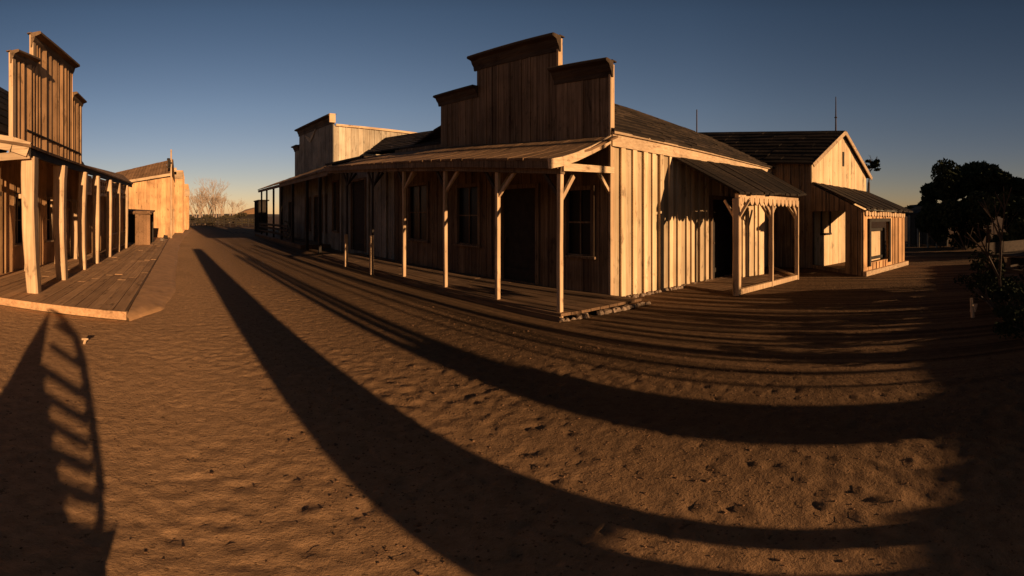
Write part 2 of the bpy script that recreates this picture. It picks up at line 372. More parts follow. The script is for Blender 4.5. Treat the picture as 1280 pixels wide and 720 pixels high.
def make_ground():
    xs = axis_pts(-2500, 2500, -3.0, 8.0, .033); ys = axis_pts(-2500, 2500, -2.2, 10.0, .033, 1.10)
    nx, ny = len(xs), len(ys)
    vs = [(x, y, gheight(x, y)) for y in ys for x in xs]
    fs = [(j * nx + i, j * nx + i + 1, (j + 1) * nx + i + 1, (j + 1) * nx + i) for j in range(ny - 1) for i in range(nx - 1)]
    me = bpy.data.meshes.new('ground'); me.from_pydata(vs, [], fs); me.materials.append(M['ground'])
    me.polygons.foreach_set('use_smooth', [True] * len(fs)); me.update()
    o = bpy.data.objects.new('ground', me); C.objects.link(o); struct(o)
make_ground()

# loose clods and pebbles
mb = MB()
rnd = random.Random(3)
def clod(mb, x, y, r, z=None, sq=.6):
    z = gheight(x, y) if z is None else z
    pts = []; 
    for i in range(6):
        a = i * math.pi / 3 + rnd.uniform(-.3, .3); q = r * rnd.uniform(.7, 1.2); pts.append((x + q * math.cos(a), y + q * math.sin(a), z - .3 * r))
    for i in range(5):
        a = i * math.pi * .4 + rnd.uniform(-.3, .3); q = r * rnd.uniform(.4, .75); pts.append((x + q * math.cos(a), y + q * math.sin(a), z + r * sq * rnd.uniform(.6, 1.1)))
    fs = [tuple(range(6, 11))]
    for i in range(6):
        j = (i + 1) % 6; a = 6 + int(i * 5 / 6) % 5; b = 6 + int((i + 1) * 5 / 6) % 5
        fs.append((i, j, b, a) if a != b else (i, j, a))
    mb.add(pts, fs, 1)
for i in range(9000):
    if i < 6500: x = rnd.uniform(.6, 4.6); y = rnd.uniform(-2.5, 7) 
    else: x = rnd.uniform(-2.6, 5); y = rnd.uniform(-1, 9)
    if 5.2 < x < 13 and y > 3.0: continue
    clod(mb, x, y, rnd.uniform(.004, .010) * (2.2 if rnd.random() < .03 else 1), sq=.45)
o = mb.build('dirt_clods', 'clod'); o['kind'] = 'stuff'

# sand ramp along the left boardwalk
def ramp():
    vs = []; fs = []; n = 90; k = 10
    xl = pw([(3.75 * H, -.62 * H), (17.5 * H, -.86 * H)]); xr = pw([(3.75 * H, -.56 * H), (4.3 * H, -.26 * H), (5.2 * H, -.17 * H), (8 * H, -.24 * H), (14 * H, -.33 * H), (20 * H, -.2 * H), (26 * H, .1 * H)])
    for i in range(n + 1):
        y = lerp(3.75, 26, (i / n) ** 1.5) * H
        for j in range(k + 1):
            t = j / k; a, b = xl(y), xr(y) + .08 * noise.noise(Vector((y * 1.3, 3, 0)))
            z = (.125 if y < 17 * H else .05) * (1 - t ** 1.6) + .018 + .012 * noise.noise(Vector((t * 3, y * 2, 0)))
            if j == k: z = -.03
            vs.append((lerp(a - .03, b, t), y, z))
    for i in range(n):
        for j in range(k):
            a = i * (k + 1) + j; fs.append((a, a + 1, a + k + 2, a + k + 1))
    me = bpy.data.meshes.new('sand_path'); me.from_pydata(vs, [], fs); me.materials.append(M['sand']); me.polygons.foreach_set('use_smooth', [True] * len(fs)); me.update()
    o = bpy.data.objects.new('sand_path', me); C.objects.link(o); struct(o)
ramp()
# far hills
mb = MB()
for (a0, a1, r, hh, s) in ((-60, 60, 1500, 14, 1), (60, 140, 900, 26, 2)):
    n = 60; vs = []
    for i in range(n + 1):
        a = R(lerp(a0, a1, i / n)); q = hh * (.5 + .5 * noise.noise(Vector((a * 4, s, 0)))) + .5
        for rr, z in ((r, -.5), (r + 120, q), (r + 400, -.5)): vs.append((rr * math.sin(a), rr * math.cos(a), z))
    mb.add(vs, [(i * 3 + j, i * 3 + 3 + j, i * 3 + 4 + j, i * 3 + 1 + j) for i in range(n) for j in range(2)], 1)
struct(mb.build('hills', 'hill'))

# ================================================================== MAIN STORE with the three-step false front
K = V(4.10, 2.47); FA = V(4.17, 7.55)
KE = K + V(.947, -.322) * 3.9
store = thing('false_front_store', (K + FA) / 2, 'large plank store with dark three-step false front, long open porch and sunlit pale side', 'store building')
dfr = (K - FA).normalized(); nfr = Vector((dfr.y, -dfr.x, 0))
def sF(px): return (vp(px, 270, FA, K).to_2d() - FA.to_2d()).length
def zF(px, py): return vp(px, py, FA, K).z
EV0, EV1 = V(2.95, 2.30), V(3.05, 9.2)
eave = pw([(vp(x, y, EV0, EV1).y, vp(x, y, EV0, EV1).z) for x, y in ((688, 198), (620, 198), (556, 199), (480, 203), (403, 209))])
FB = K + (FA - K) * 2
wall_z = pw([(vp(x, y, FB, K).y, vp(x, y, FB, K).z) for x, y in ((766, 171), (700, 176), (640, 179), (556, 184), (459, 196), (402, 206))])
s1, s2, s3 = sF(552), sF(597), sF(697)
LF = (K - FA).length
zt = pw([(0, wall_z(FA.y) + .1), (s1 - .001, wall_z(FA.lerp(K, s1 / LF).y) + .1), (s1, zF(552, 122)), (s2 - .001, zF(597, 110)), (s2, zF(597, 74)), (s3 - .001, zF(697, 48)), (s3, zF(697, 90)), (LF, zF(768, 78))])
DZ = .13
opn = [(sF(513), sF(536), DZ + .85, zF(525, 232)), (sF(574), sF(600), DZ + .85, zF(588, 234)), (sF(630), sF(672), DZ + .02, zF(650, 236)), (sF(711), sF(741), DZ + .8, zF(726, 238))]
zpo = lambda s: .0
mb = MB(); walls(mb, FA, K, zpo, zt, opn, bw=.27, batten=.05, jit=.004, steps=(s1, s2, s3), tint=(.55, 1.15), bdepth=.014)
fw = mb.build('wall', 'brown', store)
window(store, FA, K, *opn[0]); window(store, FA, K, *opn[1]); window(store, FA, K, *opn[3])
door(store, FA, K, opn[2][0], opn[2][1], opn[2][2], opn[2][3], mat='dark')
mb = MB()
cornice(mb, FA.lerp(K, s1 / LF) + Vector((0, 0, zt(s1) + .05)), FA.lerp(K, s2 / LF - .004) + Vector((0, 0, zt(s2 - .002) + .05)), nfr)
cornice(mb, FA.lerp(K, s2 / LF) + Vector((0, 0, zt(s2 + .001) + .05)), FA.lerp(K, s3 / LF) + Vector((0, 0, zt(s3 - .002) + .05)), nfr, h=.42, d=.3)
cornice(mb, FA.lerp(K, s3 / LF + .004) + Vector((0, 0, zt(s3 + .001) + .05)), K + Vector((0, 0, zt(LF) + .05)), nfr, h=.38, d=.28)
mb.build('cornice', 'oldwood', store)
# corner boards catching the sun on the false front's edges
for px, lo in ((697, zt(s3 + .01)), (768, None)):
    c = FA.lerp(K, (s3 if px == 697 else LF) / LF); hi = zt(s3 - .01) if px == 697 else zt(LF) - .02
    mb = MB(); c2 = c + dfr * .02 - nfr * .03
    mb.hexa([c2 + nfr * .09 + Vector((0, 0, lo or 0)), c2 + nfr * .09 + dfr * .05 + Vector((0, 0, lo or 0)), c2 - nfr * .06 + dfr * .05 + Vector((0, 0, lo or 0)), c2 - nfr * .06 + Vector((0, 0, lo or 0))],
            [c2 + nfr * .09 + Vector((0, 0, hi)), c2 + nfr * .09 + dfr * .05 + Vector((0, 0, hi)), c2 - nfr * .06 + dfr * .05 + Vector((0, 0, hi)), c2 - nfr * .06 + Vector((0, 0, hi))], .9); mb.build('corner_board', 'post', store)
# bracing behind the false front
for t in (.45, .62, .8, .95):
    mb = MB(); c = FA.lerp(K, t) - nfr * .12; mb.beam(c + Vector((0, 0, zt(LF * t) - .5)), c - nfr * 1.6 + Vector((0, 0, zt(LF * t) - 2.3)), .08, .1); mb.build('roof_brace', 'brown', store)
# sunlit side wall
dS = (KE - K).normalized(); nS = Vector((dS.y, -dS.x, 0)); LS = (KE - K).length
def sS(px): return (vp(px, 270, K, KE).to_2d() - K.to_2d()).length
def zS(px, py): return vp(px, py, K, KE).z
zs = pw([(0, zS(766, 168)), (sS(838), zS(838, 185)), (LS, zS(938, 207))])
so_ = [(sS(888), sS(920), .02, zS(905, 250))]
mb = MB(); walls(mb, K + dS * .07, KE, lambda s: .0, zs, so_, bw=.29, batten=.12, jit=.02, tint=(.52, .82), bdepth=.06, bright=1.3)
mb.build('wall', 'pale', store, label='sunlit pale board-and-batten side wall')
mb = MB(); P0 = K + nS * .09
mb.beam(P0 + Vector((0, 0, zs(0) - .12)), KE + nS * .09 + dS * .1 + Vector((0, 0, zs(LS) - .12)), .04, .30, tint=1.0)
mb.beam(P0 + nS * .03 + Vector((0, 0, zs(0) + .01)), KE + nS * .12 + dS * .15 + Vector((0, 0, zs(LS) + .01)), .1, .05, tint=.8)
mb.build('frieze_board', 'trimx', store)
mb = MB()
for i in range(46):                                                    # crumbling stone footing
    t = (i + .5) / 46 * .82; c = K + dS * (t * LS) + nS * (.10 + random.uniform(-.03, .05)); clod(mb, c.x, c.y, random.uniform(.06, .10), z=.02)
mb.build('footing_stones', 'stone', store)
door(store, K, KE, so_[0][0], so_[0][1], .02, so_[0][3], mat='dark', label='dark plank side door')
# back walls closing the building
mb = MB(); BK = KE + V(.322, .947) * 3.6; BL = FA + V(.9, -.3) * 4.2
walls(mb, KE, BK, lambda s: 0, lambda s: zs(LS), (), bw=.5, batten=0); walls(mb, BK, FA + V(.02, .0), lambda s: 0, lambda s: zs(LS) * .95, (), bw=.5, batten=0)
mb.build('rear_wall', 'brown', store)
# roof: ridge behind the false front, hipped at its far end
r0 = V(4.30, 4.10, 2.97); q = V(8.70, 2.72); q.z = H + math.hypot(q.x, q.y) * math.tan(el(170)); r1 = q
mid = vp(800, 134, V(4.3, 4.1), V(8.7, 2.72)); 
r0.z = mid.z + .12
e0 = K + nS * .15 - dS * .0 + Vector((0, 0, zs(0) + .05)) ; e1 = KE + nS * .2 + dS * .12 + Vector((0, 0, zs(LS) + .05))
mb = MB(); courses(mb, r0, r1, e0, e1, 12, segs=14)
bk = BK + Vector((.2, .2, e1.z)); courses(mb, r1, r1 + Vector((.01, .01, 0)), e1, bk, 8, segs=4)
bl = FA + Vector((.2, 0, wall_z(FA.y))); courses(mb, r0, r1, bl, bk, 8, segs=6)
mb.build('roof', 'shake', store)
# long porch
def porch_line(t0, t1, n, roof_mb, mat=None):
    for i in range(n):
        a = lerp(t0, t1, i / n); b = lerp(t0, t1, (i + .985) / n); z = random.uniform(0, .006)
        def W(y): t = (y - K.y) / (FB.y - K.y); c = K.lerp(FB, t) + nfr * .05; c.z = wall_z(y) + z; return c
        def E_(y): t = (y - EV0.y) / (EV1.y - EV0.y); c = EV0.lerp(EV1, t); c.z = eave(y) + z; return c
        def Mi(y): m = W(y).lerp(E_(y), .5); m.z -= .06; return m
        ex = random.uniform(-.012, .012); tn = random.uniform(.8, 1.1)
        roof_mb.slab([W(a), Mi(a), Mi(b), W(b)], .045, tn); e_a, e_b = E_(a), E_(b); e_a.x += ex; e_b.x += ex
        roof_mb.slab([Mi(a), e_a, e_b, Mi(b)], .045, tn)
mb = MB(); porch_line(2.33 * H, 8.95 * H, 60, mb); mb.build('porch_roof', 'roofboard', store)
mb = MB(); ya, yb = 2.34 * H, 8.9 * H; N = 14
for i in range(N):
    a, b = lerp(ya, yb, i / N), lerp(ya, yb, (i + 1) / N)
    A = EV0.lerp(EV1, (a - EV0.y) / (EV1.y - EV0.y)); B = EV0.lerp(EV1, (b - EV0.y) / (EV1.y - EV0.y))
    A.z = eave(a) - .11; B.z = eave(b) - .11; A.x += .03; B.x += .03; mb.beam(A, B, .03, .13, tint=random.uniform(.7, 1))
    A.x += .13; B.x += .13; A.z -= .07; B.z -= .07; mb.beam(A, B, .11, .15, tint=random.uniform(.7, 1))
mb.build('porch_beam', 'brown', store)
mb = MB()                                                               # rafters under the roof
for i in range(15):
    y = lerp(2.5 * H, 8.8 * H, i / 14); t = (y - K.y) / (FB.y - K.y); c = K.lerp(FB, t); c.z = wall_z(y) - .16
    e = EV0.lerp(EV1, (y - EV0.y) / (EV1.y - EV0.y)); e.z = eave(y) - .09; e.x += .06; mb.beam(c, e, .05, .09)
mb.build('rafters', 'brown', store)
# curved bargeboard and tie beam at the near end
pts = [vp(x, y, V(2.93, 2.30), K) for x, y in ((684, 205), (700, 202), (718, 196), (736, 188), (752, 180), (766, 171))]
mb = MB(); off = Vector((0, -.04, 0))
for a, b in zip(pts, pts[1:]): mb.beam(a + off, b + off + (b - a) * .03, .045, .15, tint=1.05)
mb.build('bargeboard', 'trimx', store)
pb = [gp(x, y, DZ) for x, y in ((700, 401), (622, 381), (557, 365), (505, 353), (466, 341), (434, 331))]
for i, b in enumerate(pb):
    pxp = (700, 622, 557, 505, 466, 434)[i]; b.y = b.x / math.tan(az(pxp)); b.x = 3.05 * H + .026 * (b.y - 2.4 * H); b.y = b.x / math.tan(az(pxp))
    topz = eave(b.y) - .24
    tp = Vector((b.x + random.uniform(-.01, .01), b.y, topz))
    post(store, (b.x, b.y, 0.02), tp, wd=.085 if i < 4 else .055, bend=random.uniform(-.012, .012), tint=random.uniform(.95, 1.1), mat='post' if i < 4 else 'dark')  # last two posts and their braces coloured dark for the shade up there
    mb = MB()
    if i: mb.beam(tp + Vector((0, 0, -.50)), Vector((tp.x, tp.y - .46, eave(tp.y - .46) - .24)), .045, .06)
    m2 = MB(); m2.beam(tp + Vector((0, 0, -.42)), Vector((tp.x, tp.y + .36, eave(tp.y + .36) - .24)), .045, .06); m2.build('brace', 'oldwood', store)  # brace on the shaded side, its shade put into darker wood
    mb.beam(tp + Vector((.03, 0, -.42)), tp + Vector((.36, 0, -.02)), .05, .07)
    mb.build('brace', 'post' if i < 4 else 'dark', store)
t0 = vp(700, 209, V(3.05, 2.36), K); t1 = vp(765, 213, V(3.05, 2.36), K)
mb = MB(); mb.beam(t0 + off, t1 + off, .08, .13, tint=1.05); k0 = vp(747, 214, V(3.05, 2.36), K); k1 = vp(763, 243, V(3.05, 2.36), K); mb.beam(k0, k1, .05, .07)
mb.build('tie_beam', 'trimx', store)
for k, (px, py, pt) in enumerate(((434, 333, 293), (466, 343, 294))):  # sunlit lower halves of the last two porch posts, made as pale posts
    b = gp(px - 1.5, py); z = H + math.hypot(b.x, b.y) * math.tan(el(pt)); mb = MB(); hp = post(None, b, (b.x, b.y, z), wd=.11, taper=.12, name='hitching_post')
    hp.location = (0, 0, 0); tag(hp, ['short pale hitching post in front of the porch, nearer the far buildings', 'short pale hitching post in front of the porch, nearer the big store door'][k], 'hitching post', 'hitching posts along the long porch')
# porch deck: long planks
mb = MB(); n = 9
for i in range(n):
    a, b = (i + .03) / n, (i + .97) / n; y = 2.32 * H
    while y < 9.3 * H:
        y2 = min(y + random.uniform(2.2, 4.5), 9.3 * H)
        xa = lambda yy, t: lerp(2.98 * H + .022 * (yy - 2.3 * H), 4.05 * H + .012 * (yy - 2.3 * H), t)
        yo = y - (.30 * a * H if y < 2.4 * H else 0); yo2 = y - (.30 * b * H if y < 2.4 * H else 0); z = DZ + random.uniform(-.006, .006)
        mb.hexa([(xa(y, a), yo, z - .05), (xa(y, b), yo2, z - .05), (xa(y2, b), y2 - .006, z - .05), (xa(y2, a), y2 - .006, z - .05)],
                [(xa(y, a), yo, z), (xa(y, b), yo2, z), (xa(y2, b), y2 - .006, z), (xa(y2, a), y2 - .006, z)])
        y = y2
mb.beam((2.98 * H, 2.32 * H, .03), (2.98 * H + .26, 9.3 * H, .03), .06, .11)
mb.build('porch_deck', 'deck', store)
mb = MB()
for i in range(34):
    t = i / 33; c = Vector((2.98 * H, 2.30 * H, 0)).lerp(Vector((4.08 * H, 1.97 * H, 0)), t) + Vector((random.uniform(-.03, .03), random.uniform(-.04, .02), 0))
    if random.random() < .18: continue
    clod(mb, c.x, c.y, random.uniform(.045, .085), z=.035)
mb.build('stone_edging', 'stone', store)

# ---------------------------------------------------------------- side porch of the store (scalloped eave)
sa, sb = V(4.92, 1.17), V(6.38, .52)
side_porch = store
def S2(px, py): return vp(px, py, sa, sb)
ea, eb = S2(919, 240), S2(1003, 242); wa, wb = vp(837, 196, K, KE), vp(942, 211, K, KE)
dP = (sb - sa).normalized(); nP = Vector((dP.y, -dP.x, 0))
mb = MB(); boards_roof(mb, wa + nS * .12 + Vector((0, 0, -.02)), wb + nS * .12 + dP * .3, ea + nP * .14 - Vector((0, 0, .02)), eb + nP * .14 - Vector((0, 0, .02)), 16, th=.05, tint=(.5, .9)); mb.build('side_porch_roof', 'shake', store)
for px, pyb, wdt in ((921, 370, .16), (964, 357, .11), (996, 349, .11)):
    b = S2(px, 270); b.z = .0; tp = b.copy(); tp.z = ea.z - .14
    post(store, b, tp, wd=wdt, bend=.0)
    mb = MB()
    for sg in (-1, 1):
        if (px == 921 and sg == -1) or (px == 996 and sg == 1): continue
        prev = tp + Vector((0, 0, -.5))
        for k in range(1, 5):
            u = k / 4; cur = tp + dP * sg * .34 * u ** 1.6 + Vector((0, 0, -.5 + .48 * u ** .8)); mb.beam(prev, cur, .04, .06); prev = cur
    prev = tp + Vector((0, 0, -.5))
    for sg in (1, -1):
        if sg == -1 and px != 921: continue
        mb.beam(tp + Vector((0, 0, -.5)), tp - nP * sg * .34 + Vector((0, 0, -.03)), .04, .06)
    mb.build('bracket', 'post', store)
mb = MB(); a, b = S2(921, 270), S2(996, 270); a.z = b.z = ea.z - .10; mb.beam(a, b, .10, .13, tint=1.0)
nn = 14
for i in range(nn):                                                     # scallops
    c = a.lerp(b, (i + .5) / nn) + nP * .075; c.z -= .06; wv = (b - a).length / nn * .42
    prof = [(-wv, .05), (wv, .05), (wv, -.03), (wv * .5, -.10), (0, -.125), (-wv * .5, -.10), (-wv, -.03)]
    f1 = [c + dP * x + Vector((0, 0, z)) for x, z in prof]; f2 = [p_ - nP * .02 for p_ in f1]; m = len(prof)
    mb.add(f1 + f2, [tuple(range(m)), tuple(range(2 * m - 1, m - 1, -1))] + [(k, (k + 1) % m, m + (k + 1) % m, m + k) for k in range(m)], 1.05)
mb.build('scalloped_trim', 'post', store)
mb = MB(); a.z = b.z = .07; mb.beam(a, b, .10, .12, tint=.9); mb.beam(b + Vector((0, 0, -.01)), KE + V(0, 0, .03), .09, .1); mb.build('base_rail', 'post', store)
mb = MB()
wl = vp(850, 270, K, KE); wl.z = 0
for i in range(8):
    t0, t1 = i / 8 + .004, (i + 1) / 8 - .004; u = wl + nS * .1; v = KE - dS * .3 + nS * .1
    A0, A1 = a.lerp(u, t0), a.lerp(u, t1); B0, B1 = b.lerp(v, t0), b.lerp(v, t1)
    mb.slab([Vector((p_.x, p_.y, .055)) for p_ in (A0, A1, B1, B0)], .05)
mb.build('side_porch_deck', 'deck', store)
sw_a, sw_b = V(6.16, 1.45), V(6.67, 1.095)
mb = MB(); walls(mb, sw_a, sw_b, lambda s: .06, lambda s: ea.z + .12, (), bw=.2, batten=.05, tint=(.85, 1.1)); mb.build('screen_wall', 'pale', store)

# ================================================================== GREY BUILDING beside the store, under the same long roof
GE = FB.lerp(K, 0) ; G0 = FA + (FA - K).normalized() * .04; G1 = V(4.24, 11.6)
grey = thing('grey_shop', (G0 + G1) / 2, 'low grey shop with pale pilasters under the far end of the long porch', 'shop building')
dG = (G0 - G1).normalized()
def sG(px): return (vp(px, 270, G1, G0).to_2d() - G1.to_2d()).length
LG = (G1 - G0).length
go_ = [(sG(441), sG(458), .2, vp(450, 226, G1, G0).z), (sG(414), sG(424), 1.0, vp(420, 228, G1, G0).z)]
ztg = lambda s: wall_z(min(lerp(G1.y, G0.y, s / LG), 11.5 * H)) - .05
mb = MB(); walls(mb, G1, G0, lambda s: 0, ztg, go_, bw=.3, batten=.05, jit=.004, bdepth=.006); mb.build('wall', 'grey', grey)
door(grey, G1, G0, *go_[0], mat='dark'); window(grey, G1, G0, *go_[1])
nG = Vector((dG.y, -dG.x, 0))
for px in (407, 428, 462, 484):
    mb = MB(); c = vp(px, 270, G1, G0) + nG * .07; mb.beam(Vector((c.x, c.y, 0)), Vector((c.x, c.y, ztg((c - G1).to_2d().length) - .02)), .20, .06, tint=1.2, side=dG); mb.build('pilaster', 'grey', grey)
ra, rb = vp(556, 161, V(5.5, 3), V(5.5, 20)), vp(482, 172, V(5.5, 3), V(5.5, 20))
ga = vp(556, 183, FB, K) + Vector((.05, 0, .12)); gb = vp(458, 191, V(4.25, 3), V(4.25, 20))
mb = MB(); courses(mb, rb, ra, gb, ga, 9, segs=8)
g2 = gb + V(2.6, 0); courses(mb, rb, rb + Vector((0, .01, 0)), gb, g2, 8, segs=3); g3 = ga + V(2.6, 0); courses(mb, rb, ra, g2, g3, 5, segs=3); mb.build('roof', 'shake', grey)
mb = MB(); f0 = G1 + V(.0, 0); mb.slab([Vector((4.0 * H, 8.9 * H, wall_z(8.9 * H) + .02)), Vector((4.0 * H, 11.6 * H, wall_z(11 * H))), Vector((7 * H, 11.6 * H, wall_z(11 * H) + .1)), Vector((7 * H, 8.9 * H, wall_z(8.9 * H) + .1))], .1); mb.build('flat_roof', 'shake', grey)

# ================================================================== CORNER SALOON further up the street (small false front, cream side)
B1 = V(4.34, 19.4); Bc = V(4.30, 11.68)
sal = thing('cream_sided_store', (B1 + Bc) / 2, 'dark-fronted store up the street with small false front and sunlit cream plank side', 'store building')
def sB(px): return (vp(px, 270, B1, Bc).to_2d() - B1.to_2d()).length
def zB(px, py): return vp(px, py, B1, Bc).z
LB = (Bc - B1).length; a1, a2 = sB(369), sB(374.5)
ztb = pw([(0, zB(352, 229)), (a1 - .001, zB(369, 221)), (a1, zB(369, 184)), (a2 - .001, zB(374, 182)), (a2, zB(374.5, 163)), (LB, zB(417, 144))])
bo = [(sB(383), sB(389), .9, 2.4 * 1.2), (sB(394), sB(400), .1, 2.9), (sB(405), sB(409), .9, 2.9), (sB(362), sB(366), .1, 2.8)]
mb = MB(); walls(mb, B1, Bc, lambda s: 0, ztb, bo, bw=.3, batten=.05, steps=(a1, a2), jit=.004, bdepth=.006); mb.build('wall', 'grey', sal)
window(sal, B1, Bc, *bo[0]); door(sal, B1, Bc, *bo[1], mat='dark'); window(sal, B1, Bc, *bo[2]); door(sal, B1, Bc, *bo[3], mat='dark')
dB = (Bc - B1).normalized(); nB = Vector((dB.y, -dB.x, 0))
mb = MB(); cornice(mb, B1 + dB * a2 + Vector((0, 0, ztb(a2 + .01) + .05)), Bc + Vector((0, 0, ztb(LB) + .05)), nB, h=.5, d=.35)
cornice(mb, B1 + dB * a1 + Vector((0, 0, ztb(a1 + .01) + .05)), B1 + dB * (a2 - .1) + Vector((0, 0, ztb(a2 - .01) + .05)), nB, h=.4, d=.3); mb.build('cornice', 'oldwood', sal)
mb = MB(); mb.box(Bc + nB * .12 + dB * .14 + Vector((0, 0, ztb(LB) - .2)), (.34, .08, .5)); mb.build('cornice_end', 'trimx', sal)  # sunlit end of the dark cornice, painted in as a pale block
mb = MB(); c = vp(389, 174, B1, Bc) + nB * .075
for sg in (-1, 1):
    for k in range(3): mb.beam(c + Vector((0, 0, -.08 * k)), c + dB * sg * (1.15 - .25 * k) + Vector((0, 0, .42 - .16 * k)), .02, .10)
mb.build('faded_emblem', 'cream', sal)
Be = V(7.4, 11.5); LBe = (Be - Bc).length
zbe = lambda s: lerp(vp(418, 157, Bc, Be).z, vp(511, 167, Bc, Be).z, s / LBe)
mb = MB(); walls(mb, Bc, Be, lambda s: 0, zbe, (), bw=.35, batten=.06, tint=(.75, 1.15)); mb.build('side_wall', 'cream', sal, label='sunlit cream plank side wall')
mb = MB(); mb.beam(Bc + Vector((.1, -.08, zbe(0) + .02)), Be + Vector((.1, -.08, zbe(LBe) + .02)), .12, .12); mb.build('wall_cap', 'trimx', sal)
mb = MB(); mb.slab([Bc + Vector((.1, .1, zbe(0) - .3)), Be + Vector((0, .1, zbe(LBe) - .3)), V(7.5, 19.4) + Vector((0, 0, 3.2)), V(4.4, 19.4) + Vector((0, 0, 3.2))], .1); mb.build('roof', 'shake', sal)
mb = MB(); walls(mb, Be, V(7.5, 19.4), lambda s: 0, lambda s: 3.1, (), bw=.5, batten=0); walls(mb, V(7.5, 19.4), V(4.4, 19.4), lambda s: 0, lambda s: 3.1, (), bw=.5, batten=0); mb.build('rear_wall', 'grey', sal)
q0, q1 = V(3.3, 9.5), V(3.42, 20)
E0_, E1_ = vp(408, 212, q0, q1), vp(322, 237, q0, q1); W0_, W1_ = vp(417, 204, B1 + (B1 - Bc), Bc), vp(352, 226, B1, Bc)
W1_ = Vector((4.34 * H, E1_.y, W1_.z))
mb = MB(); boards_roof(mb, W0_, W1_, E0_, E1_, 26, th=.06); mb.build('porch_roof', 'roofboard', sal)
mb = MB(); mb.beam(E0_ + Vector((.1, 0, -.16)), E1_ + Vector((.1, 0, -.16)), .12, .18); mb.build('porch_beam', 'trim', sal)
for px in (327, 333.5, 342, 352, 366, 384, 400):
    b = vp(px, 270, q0 + Vector((.12, 0, 0)), q1 + Vector((.12, 0, 0))); t = (b.y - E0_.y) / (E1_.y - E0_.y); b.z = 0
    post(sal, b, Vector((b.x, b.y, lerp(E0_.z, E1_.z, t) - .2)), wd=.13, mat='dark')
mb = MB()
for i in range(6): x0 = lerp(3.32, 4.3, i / 6) * H; x1 = lerp(3.32, 4.3, (i + .96) / 6) * H; mb.slab([(x0, 11.9 * H, .2), (x1, 11.9 * H, .2), (x1, 20.5 * H, .2), (x0, 20.5 * H, .2)], .2)
mb.build('porch_deck', 'deck', sal)
mb = MB()
for z in (.55, .85, 1.1): mb.beam(V(3.42, 14) + Vector((0, 0, z)), V(3.46, 20) + Vector((0, 0, z)), .05, .16)
mb.build('railing', 'dark', sal)
# pale cart wheel leaning in the saloon porch
def wheel(parent, c, r, axis, mat='post', rim='iron', name='wheel', spokes=12, wd=.06):
    c = Vector(c); axis = Vector(axis).normalized(); a = axis.orthogonal().normalized(); b = axis.cross(a); mb = MB(); n = 28
    for i in range(n):
        t0, t1 = 2 * math.pi * i / n, 2 * math.pi * (i + 1) / n
        mb.beam(c + (a * math.cos(t0) + b * math.sin(t0)) * r, c + (a * math.cos(t1) + b * math.sin(t1)) * r, wd, wd, tint=1, side=axis)
    o = mb.build(name, mat, parent); mb = MB()
    mb.tube(c - axis * .09, c + axis * .11, .085, .07, 12, 1); h = mb.build('hub', mat, o if parent is None or True else parent)
    mb = MB()
    for i in range(spokes):
        t0 = 2 * math.pi * i / spokes; d_ = a * math.cos(t0) + b * math.sin(t0); mb.tube(c + d_ * .06, c + d_ * (r - .02), .022, .018, 6, 1)
    mb.build('spokes', mat, o); return o
wb_ = vp(357.5, 258, V(3.75, 12), V(3.75, 20)); wl_ = wheel(None, (wb_.x, wb_.y, .2 + .62), .6, (1, -.9, .25), mat='cream')
tag(wl_, 'pale spoked cart wheel leaning under the far porch with the dark front', 'cart wheel')

# small dark block beyond the saloon porch
sc_ = gp(321, 284); 
shed = thing('far_shed', sc_, 'tiny dark flat-roofed shed just beyond the far end of the porch on the shaded side', 'shed')
sx, sy = 3.9 * H, 25 * H; zz = H + 25.3 * H * math.tan(el(251))
mb = MB(); walls(mb, (sx + .7, sy), (sx + 1.6, sy), lambda s: 0, lambda s: zz, [], bw=.3); walls(mb, (sx + .7, sy + 3), (sx + .7, sy), lambda s: 0, lambda s: zz, [], bw=.3); mb.build('wall', 'dark', shed)
mb = MB(); mb.slab([(sx + .6, sy - .2, zz + .12), (sx + 1.8, sy - .2, zz + .12), (sx + 1.8, sy + 3.2, zz + .12), (sx + .6, sy + 3.2, zz + .12)], .12); mb.build('roof', 'shake', shed)

# ================================================================== GABLED BARN on the right with lean-to
Lb, Nn, Rb = V(7.8, .37), V(6.73, -.53), V(8.19, -1.49)
dgb = Vector((.84, -.545, 0)).normalized(); GR = Lb + dgb * 2.21 * H
barn = thing('gabled_barn', (Lb + GR) / 2, 'barn with sunlit pale plank gable, dark roof and low lean-to shop at its front', 'barn')
ngb = Vector((dgb.y, -dgb.x, 0))
zg = pw([(0, vp(1013, 203, Lb, GR).z), ((vp(1051, 166, Lb, GR) - Lb).to_2d().length, vp(1051, 166, Lb, GR).z), ((GR - Lb).length, vp(1083, 220, Lb, GR).z)])
s_ap = (vp(1051, 166, Lb, GR) - Lb).to_2d().length; LGb = (GR - Lb).length
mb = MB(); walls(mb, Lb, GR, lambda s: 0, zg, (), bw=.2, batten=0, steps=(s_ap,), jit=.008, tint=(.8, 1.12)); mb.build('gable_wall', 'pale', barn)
mb = MB(); c = vp(1053, 190, Lb, GR) + ngb * .05; mb.beam(c, c + Vector((0, 0, -.55)), .09, .02, side=dgb); mb.build('loft_slot', 'dark', barn)
rd = Vector((.42, 2.9, 0)).normalized(); RL = 3.4 * H
cL, cA, cR = Lb.copy(), Lb + dgb * s_ap, GR.copy(); cL.z, cA.z, cR.z = zg(0), zg(s_ap), zg(LGb)
fA = cA + rd * RL; fA.z = H + math.hypot(fA.x, fA.y) * math.tan(el(168)); dzr = fA.z - cA.z
fL, fR = cL + rd * RL, cR + rd * RL; fL.z += dzr; fR.z += dzr
dw = (cL - cA).normalized() * .22; de = (cR - cA).normalized() * .22; fo = -rd * .18; up = Vector((0, 0, .07))
